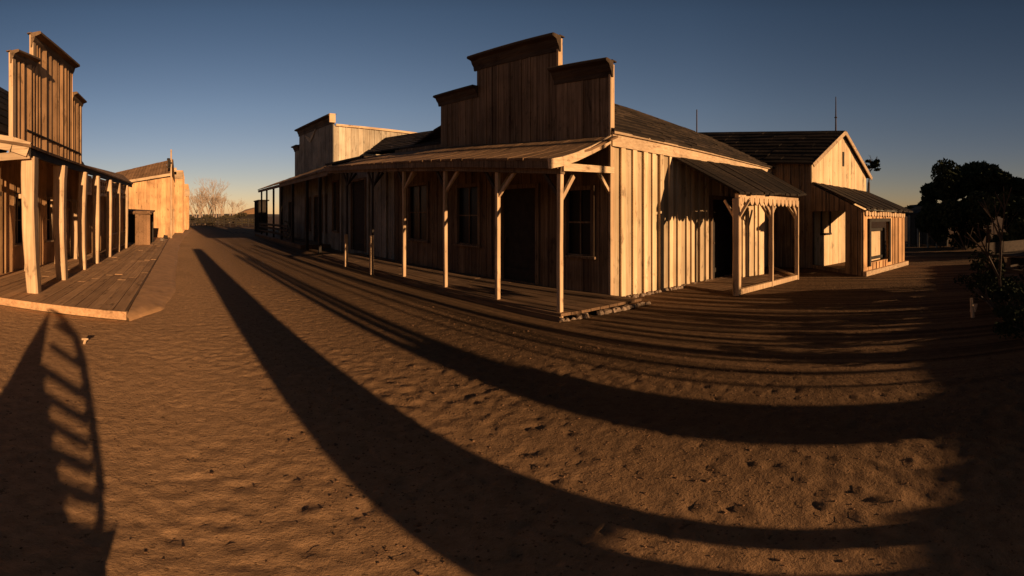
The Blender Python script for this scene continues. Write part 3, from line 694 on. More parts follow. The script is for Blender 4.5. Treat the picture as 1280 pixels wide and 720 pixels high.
def on_ridge(t):                                    # old ridge with a slight sag
    c = (cA + fo).lerp(fA, t); px = 237 + F * math.atan2(c.x, c.y); py = lerp(167, 166, t)
    c.z = H + math.hypot(c.x, c.y) * math.tan(el(lerp(py - 1.5, py + 1.5, t))); return c
mb = MB()
for k in range(5):
    t0, t1 = k / 5, (k + 1) / 5; a_, b_ = on_ridge(t0) + up, on_ridge(t1) + up
    for (p0_, p1_) in ((cL + dw + fo, fL + dw), (cR + de + fo, fR + de)): courses(mb, a_, b_, p0_.lerp(p1_, t0) + up, p0_.lerp(p1_, t1) + up, 10, segs=2)
mb.build('roof', 'shake', barn)
mb = MB(); mb.beam(cL + dw + fo + up * .2, cA + fo + up * .2, .04, .14); mb.beam(cA + fo + up * .2, cR + de + fo + up * .2, .04, .14); mb.build('bargeboard', 'trimx', barn)
mb = MB(); walls(mb, fL, Lb, lambda s: 0, lambda s: lerp(fL.z, cL.z, s / RL) - .02, (), bw=.24, batten=.04); walls(mb, GR, fR, lambda s: 0, lambda s: lerp(cR.z, fR.z, s / RL) - .02, (), bw=.4, batten=0)
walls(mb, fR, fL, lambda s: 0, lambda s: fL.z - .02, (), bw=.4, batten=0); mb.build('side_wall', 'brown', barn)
# lean-to
def L1p(px, py): return vp(px, py, Lb, Nn)
def L2p(px, py): return vp(px, py, Nn, Rb)
tl, tr = vp(1014, 228, Lb, GR), vp(1084, 240, Lb, GR)
fl, fr_ = L2p(1078, 260), L2p(1131, 264)
sd = lambda px: (L1p(px, 270) - Lb).to_2d().length
zl = pw([(0, tl.z), ((Nn - Lb).to_2d().length, fl.z)])
LLn = (Nn - Lb).to_2d().length
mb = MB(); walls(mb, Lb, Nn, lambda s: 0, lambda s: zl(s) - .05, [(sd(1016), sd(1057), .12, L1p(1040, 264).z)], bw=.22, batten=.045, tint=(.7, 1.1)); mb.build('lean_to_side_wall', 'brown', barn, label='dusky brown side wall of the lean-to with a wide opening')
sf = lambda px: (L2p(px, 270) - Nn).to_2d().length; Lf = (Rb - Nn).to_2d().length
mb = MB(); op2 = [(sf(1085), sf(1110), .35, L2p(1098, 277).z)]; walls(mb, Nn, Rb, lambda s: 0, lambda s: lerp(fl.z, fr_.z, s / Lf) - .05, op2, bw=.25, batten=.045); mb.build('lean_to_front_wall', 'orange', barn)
dF2 = (Rb - Nn).normalized(); nF2 = Vector((dF2.y, -dF2.x, 0))
P = lambda s, z, o=0: Nn + dF2 * s + nF2 * o + Vector((0, 0, z))
mb = MB(); a, b, z0, z1 = op2[0]
for s_ in (a, b): mb.beam(P(s_, z0 - .1, .06), P(s_, z1 + .1, .06), .1, .06, side=dF2)
mb.beam(P(a, z1 + .05, .065), P(b, z1 + .05, .065), .06, .1); fr1 = mb.build('window', 'dark', barn, 'dark-framed shop window opening')
mb = MB(); m0, m1 = lerp(a, b, .16), lerp(a, b, .97)
for s_ in (m0, m1): mb.beam(P(s_, z0, -.14), P(s_, z1 - .25, -.14), .08, .05, side=dF2)
for z_ in (z0 + .1, z1 - .25): mb.beam(P(m0, z_, -.13), P(m1, z_, -.13), .05, .09)
mb.build('inner_frame', 'dark', fr1)
mb = MB(); mb.hexa([P(m0, z0, -.17), P(m1, z0, -.17), P(m1, z0, -.20), P(m0, z0, -.20)], [P(m0, z1 - .25, -.17), P(m1, z1 - .25, -.17), P(m1, z1 - .25, -.20), P(m0, z1 - .25, -.20)], 1); mb.build('panel', 'pale', fr1)
mb = MB(); nsc = 16                                                       # small hanging scallops under the eave
for i in range(nsc):
    c = P(lerp(.05, Lf - .05, (i + .5) / nsc), lerp(fl.z, fr_.z, i / nsc) - .16, .075); wv = Lf / nsc * .36
    prof = [(-wv, .08), (wv, .08), (wv, -.03), (0, -.09), (-wv, -.03)]; m = 5
    f1 = [c + dF2 * x + Vector((0, 0, z)) for x, z in prof]; f2 = [p_ - nF2 * .02 for p_ in f1]
    mb.add(f1 + f2, [tuple(range(m)), tuple(range(2 * m - 1, m - 1, -1))] + [(k, (k + 1) % m, m + (k + 1) % m, m + k) for k in range(m)], 1.05)
mb.build('scalloped_trim', 'post', barn)
mb = MB(); mb.beam(P(-.05, .07, .1), P(Lf + .05, .07, .1), .12, .14); mb.build('sill_beam', 'trimx', barn)
mb = MB(); boards_roof(mb, tl + ngb * .05 + Vector((-.05, 0, 0)), tr + ngb * .05, fl + nF2 * .25 - dF2 * .2, fr_ + nF2 * .25 + dF2 * .15, 16, th=.05, tint=(.5, .9)); mb.build('lean_to_roof', 'shake', barn)
# door inside the opening, on the barn wall
ls = (vp(1031, 270, Lb, GR) - Lb).to_2d().length
PB = lambda s, z, o=0: Lb + dgb * s + ngb * o + Vector((0, 0, z))
mb = MB(); 
for s_ in (ls - .28, ls + .28): mb.beam(PB(s_, 1.15, .05), PB(s_, 2.0, .05), .05, .04, side=dgb)
mb.beam(PB(ls - .33, 1.12, .055), PB(ls + .33, 1.12, .055), .05, .07); mb.build('window_frame', 'dark', barn)
def mast(px, top, base, r, label):
    g = Vector(base); t = Vector((g.x, g.y, H + math.hypot(g.x, g.y) * math.tan(el(top))))
    mb = MB(); mb.tube(g, t, r, r * .45, 8, 1); mb.tube(g.lerp(t, .45), g.lerp(t, .47), r * 1.6, r * 1.6, 8, 1); o = mb.build('mast', 'iron'); tag(o, label, 'mast')
ap = vp(1053, 166, Lb, GR) + rd * .25; mast(1053, 121, (ap.x, ap.y, ap.z - .1), .035, 'thin dark mast rising from the peak of the pale barn gable')
az_ = az(871); mast(871, 137, (11 * H * math.sin(az_), 11 * H * math.cos(az_), 0), .06, 'thin dark mast standing behind the long dark roof of the store')

# ================================================================== LEFT SIDE: sunlit false front
L0, L9 = V(-3.16, 3.2), V(-2.10, 13.0)
hall = thing('sunlit_false_front_hall', (L0 + L9) / 2, 'sunlit orange-brown hall with tall stepped false front and porch of crooked posts', 'hall building')
def sL(px): return (vp(px, 270, L0, L9).to_2d() - L0.to_2d()).length
def zL(px, py): return vp(px, py, L0, L9).z
LL = (L9 - L0).length; c1, c2, c3, c4 = sL(14.5), sL(40), sL(88), sL(99)
ZP = 1.93 * H
ztl = pw([(0, ZP), (c1 - .001, ZP), (c1, zL(14.5, 66)), (c2 - .001, zL(40, 76)), (c2, zL(40, 44)), (c3 - .001, zL(88, 82)), (c3, zL(88, 117)), (c4 - .001, zL(99, 127)), (c4, ZP), (LL, ZP * 1.02)])
lo = []
for px0, px1, kind in ((16, 27, 'w'), (36, 44, 'd'), (55, 62, 'w'), (80, 87, 'd'), (99, 104, 'w'), (117, 121, 'd'), (130, 134, 'w')):
    lo.append((sL(px0), sL(px1), .95 if kind == 'w' else .18, 2.3))
mb = MB(); walls(mb, L0, L9, lambda s: .0, ztl, lo, bw=.34, batten=0, jit=.012, th=.03, lap=.06, vary=.38, steps=(c1, c2, c3, c4), tint=(.7, 1.15)); mb.build('wall', 'orange', hall)
for k, o_ in enumerate(lo):
    if k in (1, 3, 5): door(hall, L0, L9, *o_, mat='orange', frame='post')
    else: window(hall, L0, L9, *o_, frame='post')
dL = (L9 - L0).normalized(); nL = Vector((dL.y, -dL.x, 0)); PL = lambda s, z, o=0: L0 + dL * s + nL * o + Vector((0, 0, z))
mb = MB(); cornice(mb, PL(c1, ztl(c1 + .01) + .05), PL(c2, ztl(c2 - .01) + .05), nL, h=.42, d=.3)
cornice(mb, PL(c2, ztl(c2 + .01) + .05), PL(c3, ztl(c3 - .01) + .05), nL, h=.55, d=.36); cornice(mb, PL(c3 + .1, ztl(c3 + .01) + .05), PL(c4, ztl(c4 - .01) + .05), nL, h=.42, d=.3); mb.build('cornice', 'trim', hall)
for s_, z0_, z1_ in ((c1, ZP, ztl(c1 + .01)), (c2, ztl(c2 - .01), ztl(c2 + .01)), (c4, ZP, ztl(c4 - .01))):
    mb = MB(); mb.beam(PL(s_, z0_, .02), PL(s_, z1_, .02), .16, .14, side=dL, tint=1); mb.build('corner_board', 'post', hall)
mb = MB(); a, b = vp(30, 163, L0, L9) + nL * .1, vp(97, 192, L0, L9) + nL * .1; mb.beam(a, b, .05, .05); mb.build('gutter_rail', 'dark', hall)
# roof behind and its near gable end
mb = MB(); r_a, r_b = V(-4.3, 5.0) + Vector((0, 0, 4.1 * H)), V(-4.2, 10.6) + Vector((0, 0, 4.1 * H))
e_a, e_b = V(-2.95, 5.0) + Vector((0, 0, ZP + .5)), V(-2.65, 10.6) + Vector((0, 0, ZP + .5))
courses(mb, r_a, r_b, e_a, e_b, 8, segs=8); x_a, x_b = V(-5.8, 5) + Vector((0, 0, ZP)), V(-5.8, 10.6) + Vector((0, 0, ZP)); courses(mb, r_a, r_b, x_a, x_b, 6, segs=5); mb.build('roof', 'shake', hall)
mb = MB(); walls(mb, V(-5.8, 5.1), V(-2.98, 5.1), lambda s: 0, pw([(0, ZP), (1.5 * H, r_a.z - .1), (2.82 * H, ZP + .4)]), (), bw=.3, steps=(1.5 * H,)); mb.build('gable_wall', 'orange', hall)
mb = MB(); walls(mb, V(-4.6, 3.3), L0, lambda s: 0, lambda s: ZP, (), bw=.3); mb.build('end_wall', 'orange', hall)
mb = MB(); walls(mb, L9, V(-5.8, 13), lambda s: 0, lambda s: ZP, (), bw=.3); mb.build('end_wall', 'orange', hall)
# porch
q0, q1 = V(-1.80, 4.35), V(-1.84, 13.0)
el0, el1 = vp(55, 191, q0, q1), vp(166, 231, q0, q1)
ez = pw([(el0.y, el0.z), (vp(100, 207, q0, q1).y, vp(100, 207, q0, q1).z), (el1.y, el1.z)])
mb = MB(); n = 40
for i in range(n):
    a, b = lerp(4.3 * H, 12.7 * H, i / n), lerp(4.3 * H, 12.7 * H, (i + .95) / n)
    W = lambda y: Vector((lerp(L0.x, L9.x, (y - L0.y) / (L9.y - L0.y)) + .06, y, ez(y) + .30 * H)); E_ = lambda y: Vector((-1.76 * H, y, ez(y) + .03))
    mb.slab([W(a), E_(a), E_(b), W(b)], .06)
mb.build('porch_roof', 'roofboard', hall)
mb = MB(); ys_ = [lerp(4.35, 12.6, i / 12) * H for i in range(13)]
for a, b in zip(ys_, ys_[1:]): mb.beam((-1.80 * H, a, ez(a) - .09), (-1.80 * H, b, ez(b) - .09), .05, .2); 
mb.build('porch_beam', 'dark', hall)
mb = MB(); zz = ez(4.35 * H); y = 4.33 * H                                  # bowed end board and tie beam
xs_ = [-1.80, -2.0, -2.2, -2.4, -2.6, -2.78]; zs_ = [.02, .10, .15, .18, .19, .19]
for i in range(5): mb.beam((xs_[i] * H, y, zz + zs_[i] * H - .10), (xs_[i + 1] * H - .01, y, zz + zs_[i + 1] * H - .10), .05, .30, tint=1.0)
mb.beam((-1.80 * H, y + .08, zz - .16), (-2.78 * H, y + .08, zz - .18), .08, .16); mb.build('end_board', 'trimx', hall)
lp = [(43, 371), (78, 354), (104, 339), (120, 330), (136, 321), (147, 314.5), (157, 310)]; tops = [35, 70, 99, 117, 134, 146, 156.5]
for i, ((px, py), tx) in enumerate(zip(lp, tops)):
    b = gp(px, py, .15); b.x = max(-1.92 * H, min(-1.80 * H, b.x)); b.y = -b.x / math.tan(-az(px)) ; tz = ez(b.y) - .18
    tq = b.copy(); tq.z = tz; tq.x += (-.10 if i == 0 else -.05 if i == 1 else .01)
    post(hall, (b.x, b.y, .13), tq, wd=.25 if i < 2 else .20, taper=-.22, bend=-.045 if i < 3 else .015, tint=random.uniform(.9, 1.1))
    if i < 5:                                                            # second row of slimmer timbers against the wall
        yy = b.y + 1.1; xx = lerp(L0.x, L9.x, (yy - L0.y) / (L9.y - L0.y)) + .38
        post(hall, (xx, yy, .13), (xx - .03, yy, 2.35), wd=.13, bend=.03, tint=random.uniform(.8, 1.1), name='stud')
        mb = MB(); mb.beam((xx, yy - .5, 2.3), (xx, yy + .6, 2.33), .08, .12); mb.build('lintel', 'post', hall)
    if i >= 2 and i < 6:
        nb = gp(*lp[i + 1], .15); ny = nb.y if i < 6 else b.y + 2; mb = MB(); x = -1.84 * H
        za, zb2 = ez(b.y) - .26, ez(ny) - .26
        for (o1) in (0, -.52): mb.beam((x, b.y + .1, za + o1), (x, ny - .1, zb2 + o1), .045, .1)
        k = 5
        for j in range(k + 1):
            t = j / k; mb.beam((x + .002, lerp(b.y + .12, ny - .12, t), lerp(za, zb2, t) - .04), (x + .002, lerp(b.y + .12, ny - .12, t), lerp(za, zb2, t) - .48), .12, .04, side=(0, 1, 0))
        mb.beam((x - .002, b.y + .1, za - .26), (x - .002, ny - .1, zb2 - .26), .03, .16)
        mb.build('frieze', 'post', hall)
        mb = MB(); mb.beam((x, b.y + .1, 1.0), (x, ny - .1, 1.0), .06, .06); mb.beam((x, b.y + .1, .35), (x, ny - .1, .35), .05, .05)
        for j in range(1, 7): mb.beam((x, lerp(b.y, ny, j / 7), .36), (x, lerp(b.y, ny, j / 7), .98), .04, .04)
        if i > 3: mb.build('railing', 'post', hall)
# screen wall with dark doorway at the far end of the porch
sw0, sw1 = V(-2.3, 12.9), V(-1.25, 12.9)
dd = lambda px: (vp(px, 270, sw0, sw1) - sw0).to_2d().length
mb = MB(); walls(mb, sw0, sw1, lambda s: 0, lambda s: vp(165, 264, sw0, sw1).z, [(dd(152), dd(169), .15, 1.85)], bw=.2, batten=0); mb.build('screen_wall', 'rust', hall)
mb = MB(); mb.slab([V(-2.3, 12.8) + Vector((0, 0, 2.0)), V(-1.2, 12.8) + Vector((0, 0, 1.9)), V(-1.2, 14.2) + Vector((0, 0, 2.1)), V(-2.3, 14.2) + Vector((0, 0, 2.2))], .06); mb.build('screen_roof', 'rust', hall)
mb = MB(); walls(mb, V(-2.3, 14.1), V(-1.25, 14.1), lambda s: 0, lambda s: 2.0, (), bw=.3, batten=0); mb.build('screen_back', 'dark', hall)

# boardwalk on the left
bw = thing('boardwalk', V(-1.8, 8), 'raised plank boardwalk running beneath the crooked porch posts on the sunlit side', 'boardwalk')
mb = MB(); n = 17
for i in range(n):
    u0, u1 = (i + .02) / n, (i + .98) / n; y = None
    X = lambda yy, u: lerp(lerp(-.60, -.86, (yy / H - 3.8) / 13.7) * H, -2.85 * H, u)
    y = lerp(3.80, 4.18, i / n) * H; first = True
    while y < 17.4 * H:
        y2 = min(17.4 * H, y + random.uniform(2.5, 5)); z = .15 + random.uniform(-.007, .007)
        mb.hexa([(X(y, u0), y, z - .05), (X(y, u1), y + .02, z - .05), (X(y2, u1), y2 - .008, z - .05), (X(y2, u0), y2 - .008, z - .05)], [(X(y, u0), y, z), (X(y, u1), y + .02, z), (X(y2, u1), y2 - .008, z), (X(y2, u0), y2 - .008, z)], random.uniform(.8, 1.15)); y = y2
M['walk'] = wood('sunlit_walk_planks', (.60, .345, .18), (.38, .205, .10), axis='Y', bump=.8, wear=.78)  # paler planks for the boardwalk
mb.build('planks', 'walk', bw)
mb = MB(); mb.beam(Vector((-.585 * H, 3.77 * H, .085)), Vector((-2.85 * H, 4.19 * H, .085)), .06, .14, tint=1.2); mb.build('front_edge', 'walk', bw)
mb = MB(); mb.beam(Vector((-.595 * H, 3.8 * H, .08)), Vector((-.86 * H, 17.4 * H, .08)), .05, .15); mb.build('side_edge', 'deck', bw)

# further buildings on the sunlit side
def row_house(name, y0, y1, xr, w_, ze, zr, label, pole=False, mat='orange', lean=0):
    t = thing(name, V(xr, y0), label, 'building')
    a, b = V(xr - w_, y0), V(xr, y0); LW = (b - a).length
    mb = MB(); walls(mb, a, b, lambda s: 0, lambda s: ze(s / LW), [(LW * .55, LW * .68, .9, 2.1)], bw=.3, batten=.05, jit=.012); walls(mb, b, V(xr + lean, y1), lambda s: 0, lambda s: ze(1), [((y1 - y0) * H * .3, (y1 - y0) * H * .42, .9, 2.3), ((y1 - y0) * H * .6, (y1 - y0) * H * .75, .1, 2.3)], bw=.3, batten=.05, jit=.02)
    walls(mb, V(xr + lean, y1), V(xr - w_, y1), lambda s: 0, lambda s: ze(1), (), bw=.5, batten=0)
    wl = mb.build('wall', mat, t)
    window(t, a, b, LW * .55, LW * .68, .9, 2.1, frame='post')
    door(t, b, V(xr + lean, y1), (y1 - y0) * H * .6, (y1 - y0) * H * .75, .1, 2.3, mat='orange', frame='post')
    return t, a, b, LW
m_ = lambda px, py, y: vp(px, py, V(-5, y), V(5, y)).z
t2, a, b, LW = row_house('gabled_store', 18, 22.5, -.86, 2.8, lambda u: lerp(m_(168, 229, 18), m_(210, 217, 18), u), None, 'sunlit brown store with sloping plank roof and a pole at its corner, past the boardwalk')
mb = MB(); ze0, ze1 = m_(155, 230, 18), m_(211, 217, 18); zr0, zr1 = m_(150, 216, 20), m_(213, 199, 20)
boards_roof(mb, V(-.80, 20) + Vector((0, 0, zr1)), V(-3.7, 20) + Vector((0, 0, zr0)), V(-.80, 17.85) + Vector((0, 0, ze1)), V(-3.7, 17.85) + Vector((0, 0, ze0)), 20, th=.06, tint=(.85, 1.1)); 
boards_roof(mb, V(-.80, 20) + Vector((0, 0, zr1)), V(-3.7, 20) + Vector((0, 0, zr0)), V(-.80, 22.6) + Vector((0, 0, ze1)), V(-3.7, 22.6) + Vector((0, 0, ze0)), 8, th=.06); mb.build('roof', 'rust', t2)
mb = MB(); mb.beam(V(-.8, 17.82) + Vector((0, 0, ze1 - .1)), V(-3.7, 17.82) + Vector((0, 0, ze0 - .1)), .06, .2); mb.build('eave_board', 'trimx', t2)
mb = MB(); p0 = V(-.80, 17.7); mb.tube(p0, p0 + Vector((0, 0, m_(213, 187, 17.7))), .09, .06, 8, 1); pl_ = mb.build('corner_pole', 'post', t2)
mb = MB(); c = p0 + Vector((-.05, 0, m_(213, 202, 17.7)))
for k in range(9): mb.box(c + Vector((random.uniform(-.16, .04), random.uniform(-.05, .05), -.42 + k * .075)), (.2, .14, .16), random.uniform(0, 3))
mb.build('bracket_ornament', 'dark', t2)
t3, a, b, LW = row_house('stepped_front_store', 23.5, 28, -.40, 1.6, lambda u: m_(225, 213 if u > .4 else 222, 23.5), None, 'narrow orange store with ragged top behind the corner pole', lean=.02)
mb = MB()
for u, py in ((.15, 224), (.4, 219), (.62, 211), (.85, 216)):
    c = a.lerp(b, u); z = m_(225, py, 23.5); mb.box((c.x, c.y - .07, z - .25), (.9, .1, .7))
mb.build('cornice', 'trimx', t3)
t4, a, b, LW = row_house('last_store', 30, 38, -.12, 1.5, lambda u: m_(235, 230 if u > .5 else 224, 30), None, 'farthest orange store at the end of the sunlit row', lean=.05)
mb = MB()
for u, py in ((.3, 223), (.7, 229), (.95, 238)):
    c = a.lerp(b, u); z = m_(235, py, 30); mb.box((c.x, c.y - .07, z - .3), (.7, .12, .9))
mb.build('cornice', 'trimx', t4)

# ================================================================== VEGETATION
def leaf_crown(mb, c, rad, n, leaf, seed, clumps=14, flat=.75):
    rr = random.Random(seed); c = Vector(c); cl = []
    for i in range(clumps):
        d = Vector((rr.gauss(0, 1), rr.gauss(0, 1), rr.gauss(0, .8))).normalized() * rr.uniform(.35, .95)
        cl.append((c + Vector((d.x * rad[0], d.y * rad[1], d.z * rad[2])), rr.uniform(.22, .42)))
    for i in range(n):
        cc, s = cl[rr.randrange(clumps)]
        d = Vector((rr.gauss(0, 1), rr.gauss(0, 1), rr.gauss(0, 1))).normalized() * rr.random() ** .45
        p = cc + Vector((d.x * rad[0] * s, d.y * rad[1] * s, d.z * rad[2] * s * flat))
        if p.z < .05: continue
        a = Vector((rr.gauss(0, 1), rr.gauss(0, 1), rr.gauss(0, 1))).normalized(); b = a.orthogonal().normalized(); l = leaf * rr.uniform(.5, 1.3)
        a *= l; b *= l * .5
        mb.add([p - a, p + b, p + a, p - b], [(0, 1, 2, 3)], rr.uniform(.6, 1.2))
def branches(mb, p, d, ln, r, dep, rr, spread=.5, tips=None, n=6):
    q = p + d * ln; mb.tube(p, q, r, r * .68, n, 1)
    if tips is not None: tips.append(q)
    if dep == 0: return
    for k in range(rr.choice((2, 3))):
        nd = (d + Vector((rr.gauss(0, spread), rr.gauss(0, spread), rr.gauss(.1, spread * .6)))).normalized()
        branches(mb, q, nd, ln * rr.uniform(.6, .85), r * .62, dep - 1, rr, spread, tips, max(4, n - 1))
def tree(name, base, hgt, rad, n, leaf, seed, label, mat='leaf', r=.22, clumps=16, group=None, lowc=.62, tilt=(0, 0)):
    t = thing(name, base, label, 'tree', group); rr = random.Random(seed); mb = MB()
    d = Vector((tilt[0], tilt[1], 1)).normalized(); branches(mb, Vector(base) - Vector((0, 0, .1)), d, hgt * .27, r, 3, rr, .4); mb.build('trunk', 'bark', t)
    mb = MB(); leaf_crown(mb, Vector(base) + Vector((0, 0, hgt * lowc)), rad, n, leaf, seed, clumps); mb.build('crown', mat, t); return t
def shrub(base, rad, n, leaf, seed, label, mat='leaf', group=None):
    t = thing('shrub', base, label, 'shrub', group); mb = MB(); rr = random.Random(seed)
    for k in range(5): branches(mb, Vector(base) - Vector((0, 0, .05)), Vector((rr.gauss(0, .5), rr.gauss(0, .5), 1)).normalized(), rad[2] * .5, .035, 2, rr)
    mb.build('stems', 'bark', t); mb = MB(); leaf_crown(mb, Vector(base) + Vector((0, 0, rad[2] * .85)), rad, n, leaf, seed, 12); mb.build('foliage', mat, t)
def polar(px, r): a = az(px); return Vector((r * math.sin(a), r * math.cos(a), 0))
tree('oak_tree', polar(1236, 24), 5.2, (3.3, 3.4, 1.75), 24000, .14, 11, 'big dark round-headed oak at the right end of the lot')
tree('oak_tree', polar(1290, 25), 5.3, (3.4, 3.4, 1.9), 18000, .14, 12, 'dark oak cut by the right edge of the view', r=.25)
shrub(polar(1178, 22), (2.0, 1.8, 2.1), 9000, .11, 21, 'dark bush sloping down from the oak towards the barn')
shrub(polar(1207, 21), (2.2, 2.0, 2.6), 11000, .11, 22, 'tall dark bush right below the round-headed oak')
shrub(polar(1262, 20), (2.9, 2.0, 2.3), 15000, .11, 23, 'dark bush behind the leaning thin tree and wagon')
shrub(polar(1156, 27), (2.0, 1.6, 1.7), 6000, .12, 24, 'low dark bush beside the shed with pale posts')
# thin leaning tree near the wagon
lt = thing('leaning_tree', polar(1256, 6.6), 'thin bare-trunked tree leaning in front of the dark oak', 'tree'); rr = random.Random(4); mb = MB()
branches(mb, polar(1256, 6.6), (Vector((.05, -.05, 1)) + Vector((-.10, .2, 0))).normalized(), .75, .045, 3, rr, .3); mb.build('trunk', 'oldwood', lt)
mb = MB(); leaf_crown(mb, polar(1252, 6.8) + Vector((0, 0, 1.95)), (.4, .4, .35), 500, .06, 9, 10); mb.build('crown', 'leaf', lt)
# feathery tree behind the barn
bt = thing('feathery_tree', polar(1090, 30), 'small dark windswept tree poking up behind the barn roof', 'tree'); mb = MB(); rr = random.Random(5)
bz = H + 30 * math.tan(el(228)); mb.tube(polar(1084, 30), polar(1086, 30) + Vector((0, 0, bz)), .16, .09, 8, 1); branches(mb, polar(1086, 30) + Vector((0, 0, bz)), Vector((0, -.1, 1)).normalized(), .8, .06, 3, rr, .6); mb.build('trunk', 'bark', bt)
mb = MB(); leaf_crown(mb, polar(1088, 30) + Vector((0, 0, H + 30 * math.tan(el(207)))), (.75, .75, .5), 1300, .10, 6, 9); leaf_crown(mb, polar(1099, 30) + Vector((0, 0, H + 30 * math.tan(el(212)))), (.5, .5, .18), 350, .09, 8, 5); mb.build('crown', 'leaf', bt)
# bare trees at the far end of the street
kinds = ['tallest bare pale tree at the end of the street', 'bare pinkish tree just right of the last orange store', 'small bare tree nearest the road gap at the end of the street', 'short bushy bare tree behind the street-end fence']
kinds += ['low spreading bare tree leaning left beside the last orange store', 'low bare tree right of the tallest pale one', 'faint bare tree farthest right above the street-end fence']
for k, (px, hh, r_) in enumerate(((266, 218, 95), (251, 232, 85), (281, 238, 100), (258, 240, 90), (246, 243, 80), (273, 240, 88), (290, 247, 105))):
    t = thing('bare_tree', polar(px, r_), kinds[k], 'tree', 'bare trees at the end of the street'); rr = random.Random(30 + k); mb = MB(); zt_ = H + r_ * math.tan(el(hh))
    for j in range(4): branches(mb, polar(px, r_) + Vector((rr.uniform(-1.2, 1.2), 0, 0)), Vector((rr.gauss(0, .18), 0, 1)).normalized(), zt_ * .30, .15, 5, rr, .36, n=5)
    mb.build('trunk', 'pinkbark', t)
sl_ = ['dark low shrub at the foot of the last orange store', 'round dark shrub in the middle of the street end', 'dark shrub by the pale roofed shed', 'dark shrub touching the far porch shed', 'wide dark shrub left of the street-end gap', 'knobbly dark shrub at the street end']
for k, (px, rx) in enumerate(((240, 3), (275, 2.2), (300, 3), (314, 3), (256, 3), (287, 2))):
    shrub(polar(px, 78 + k * 2), (rx, 2, 1.0 + .2 * (k % 3)), 1200, .22, 50 + k, sl_[k], mat='leaf2', group='dark shrubs at the street end')
fh = thing('street_end_fence', polar(275, 70), 'long dark rail fence closing the end of the street', 'fence'); mb = MB()
a, b = polar(238, 72), polar(326, 66)
for i in range(13): c = a.lerp(b, i / 12); mb = MB(); mb.beam(c, c + Vector((0, 0, 1.5)), .16, .16); mb.build('post', 'dark', fh)
mb = MB(); 
for z in (.5, .9, 1.35): mb.beam(a + Vector((0, 0, z)), b + Vector((0, 0, z)), .06, .22)
mb.build('rails', 'dark', fh)
ps = thing('pale_roofed_shed', polar(316, 95), 'distant low shed with a pale dusty roof behind the far porch', 'shed'); mb = MB()
a, b = polar(295, 98), polar(331, 92); nn_ = Vector((.2, 1, 0)) * 5
walls(mb, a, b, lambda s: 0, lambda s: 2.2, (), bw=.5); mb.build('wall', 'dark', ps); mb = MB()
mb.slab([a + Vector((0, -.3, 2.2)), b + Vector((0, -.3, 2.4)), b + nn_ + Vector((0, 0, 4.4)), a + nn_ + Vector((2, 0, 3.4))], .1); mb.build('roof', 'sand', ps)

# shed with pale posts far right
D0, D1 = polar(1133, 24), polar(1186, 22)
ds = thing('posted_shed', D0, 'dark low shed with pale porch posts beyond the barn', 'shed'); mb = MB()
nD = (D0 + D1).normalized(); walls(mb, D0 + nD * 1.6, D1 + nD * 1.6, lambda s: 0, lambda s: 2.0, (), bw=.3); mb.build('wall', 'dark', ds)
mb = MB(); mb.slab([D0 - nD * .3 + Vector((0, 0, 1.9)), D1 - nD * .3 + Vector((0, 0, 1.95)), D1 + nD * 4 + Vector((0, 0, 2.6)), D0 + nD * 4 + Vector((0, 0, 2.5))], .12); mb.build('roof', 'shake', ds)
for px in (1137, 1148, 1160, 1171): c = polar(px, 23.3 - (px - 1137) * .03); post(ds, c, c + Vector((0, 0, 1.8)), wd=.10, mat='grey')

# wagon, bench and log at the right edge, half in shadow
wg = thing('farm_wagon', polar(1284, 10.0), 'old wooden farm wagon with spoked wheels standing in the shadows under the trees', 'wagon')
wc = polar(1290, 10.0); fx = Vector((.5, -.86, 0)); fy = Vector((.86, .5, 0))
mb = MB(); 
for k in range(5): mb.beam(wc - fx * 1.1 + fy * (k - 2) * .2 + Vector((0, 0, .85)), wc + fx * 1.1 + fy * (k - 2) * .2 + Vector((0, 0, .85)), .19, .04)
mb.build('bed', 'oldwood', wg)  # wagon wood coloured dark in place of missing shade
for sg in (-1, 1):
    mb = MB(); mb.beam(wc - fx * 1.15 + fy * sg * .52 + Vector((0, 0, 1.0)), wc + fx * 1.15 + fy * sg * .52 + Vector((0, 0, 1.0)), .03, .26); mb.build('side_board', 'oldwood', wg)
    for s2 in (-.8, .8): wheel(wg, wc + fx * s2 + fy * sg * .62 + Vector((0, 0, .48)), .46, fy, mat='oldwood')
mb = MB()
for s2 in (-.8, .8): mb.beam(wc + fx * s2 - fy * .6 + Vector((0, 0, .48)), wc + fx * s2 + fy * .6 + Vector((0, 0, .48)), .08, .08)
mb.beam(wc - fx * 1 + Vector((0, 0, .7)), wc + fx * 1 + Vector((0, 0, .7)), .1, .2); mb.build('axle', 'oldwood', wg)
for k, (px, r_, rad) in enumerate(((1226, 8.6, (.55, .5, .42)), (1247, 7.4, (.6, .5, .62)), (1268, 6.4, (.5, .5, .5)), (1284, 5.6, (.6, .6, .45)))):
    shrub(polar(px, r_), rad, 1500, .035, 70 + k, ['low dark scrub bush farthest from the edge near the leaning tree', 'tallest scrub bush at the foot of the leaning tree', 'scrub bush in shadow right of the leaning tree', 'scrub bush cut by the right edge of the view'][k], group='scrub bushes at the edge of the lot')
g = polar(1216, 6.9); mb = MB(); mb.tube(g, g + Vector((.02, .02, .34)), .035, .028, 8, 1); mb.beam(g + Vector((.0, 0, .12)), g + Vector((.5, -.22, .10)), .10, .05); o = mb.build('broken_stake', 'post'); tag(o, 'short broken stake with a fallen slat in the dark lot by the scrub', 'stake')

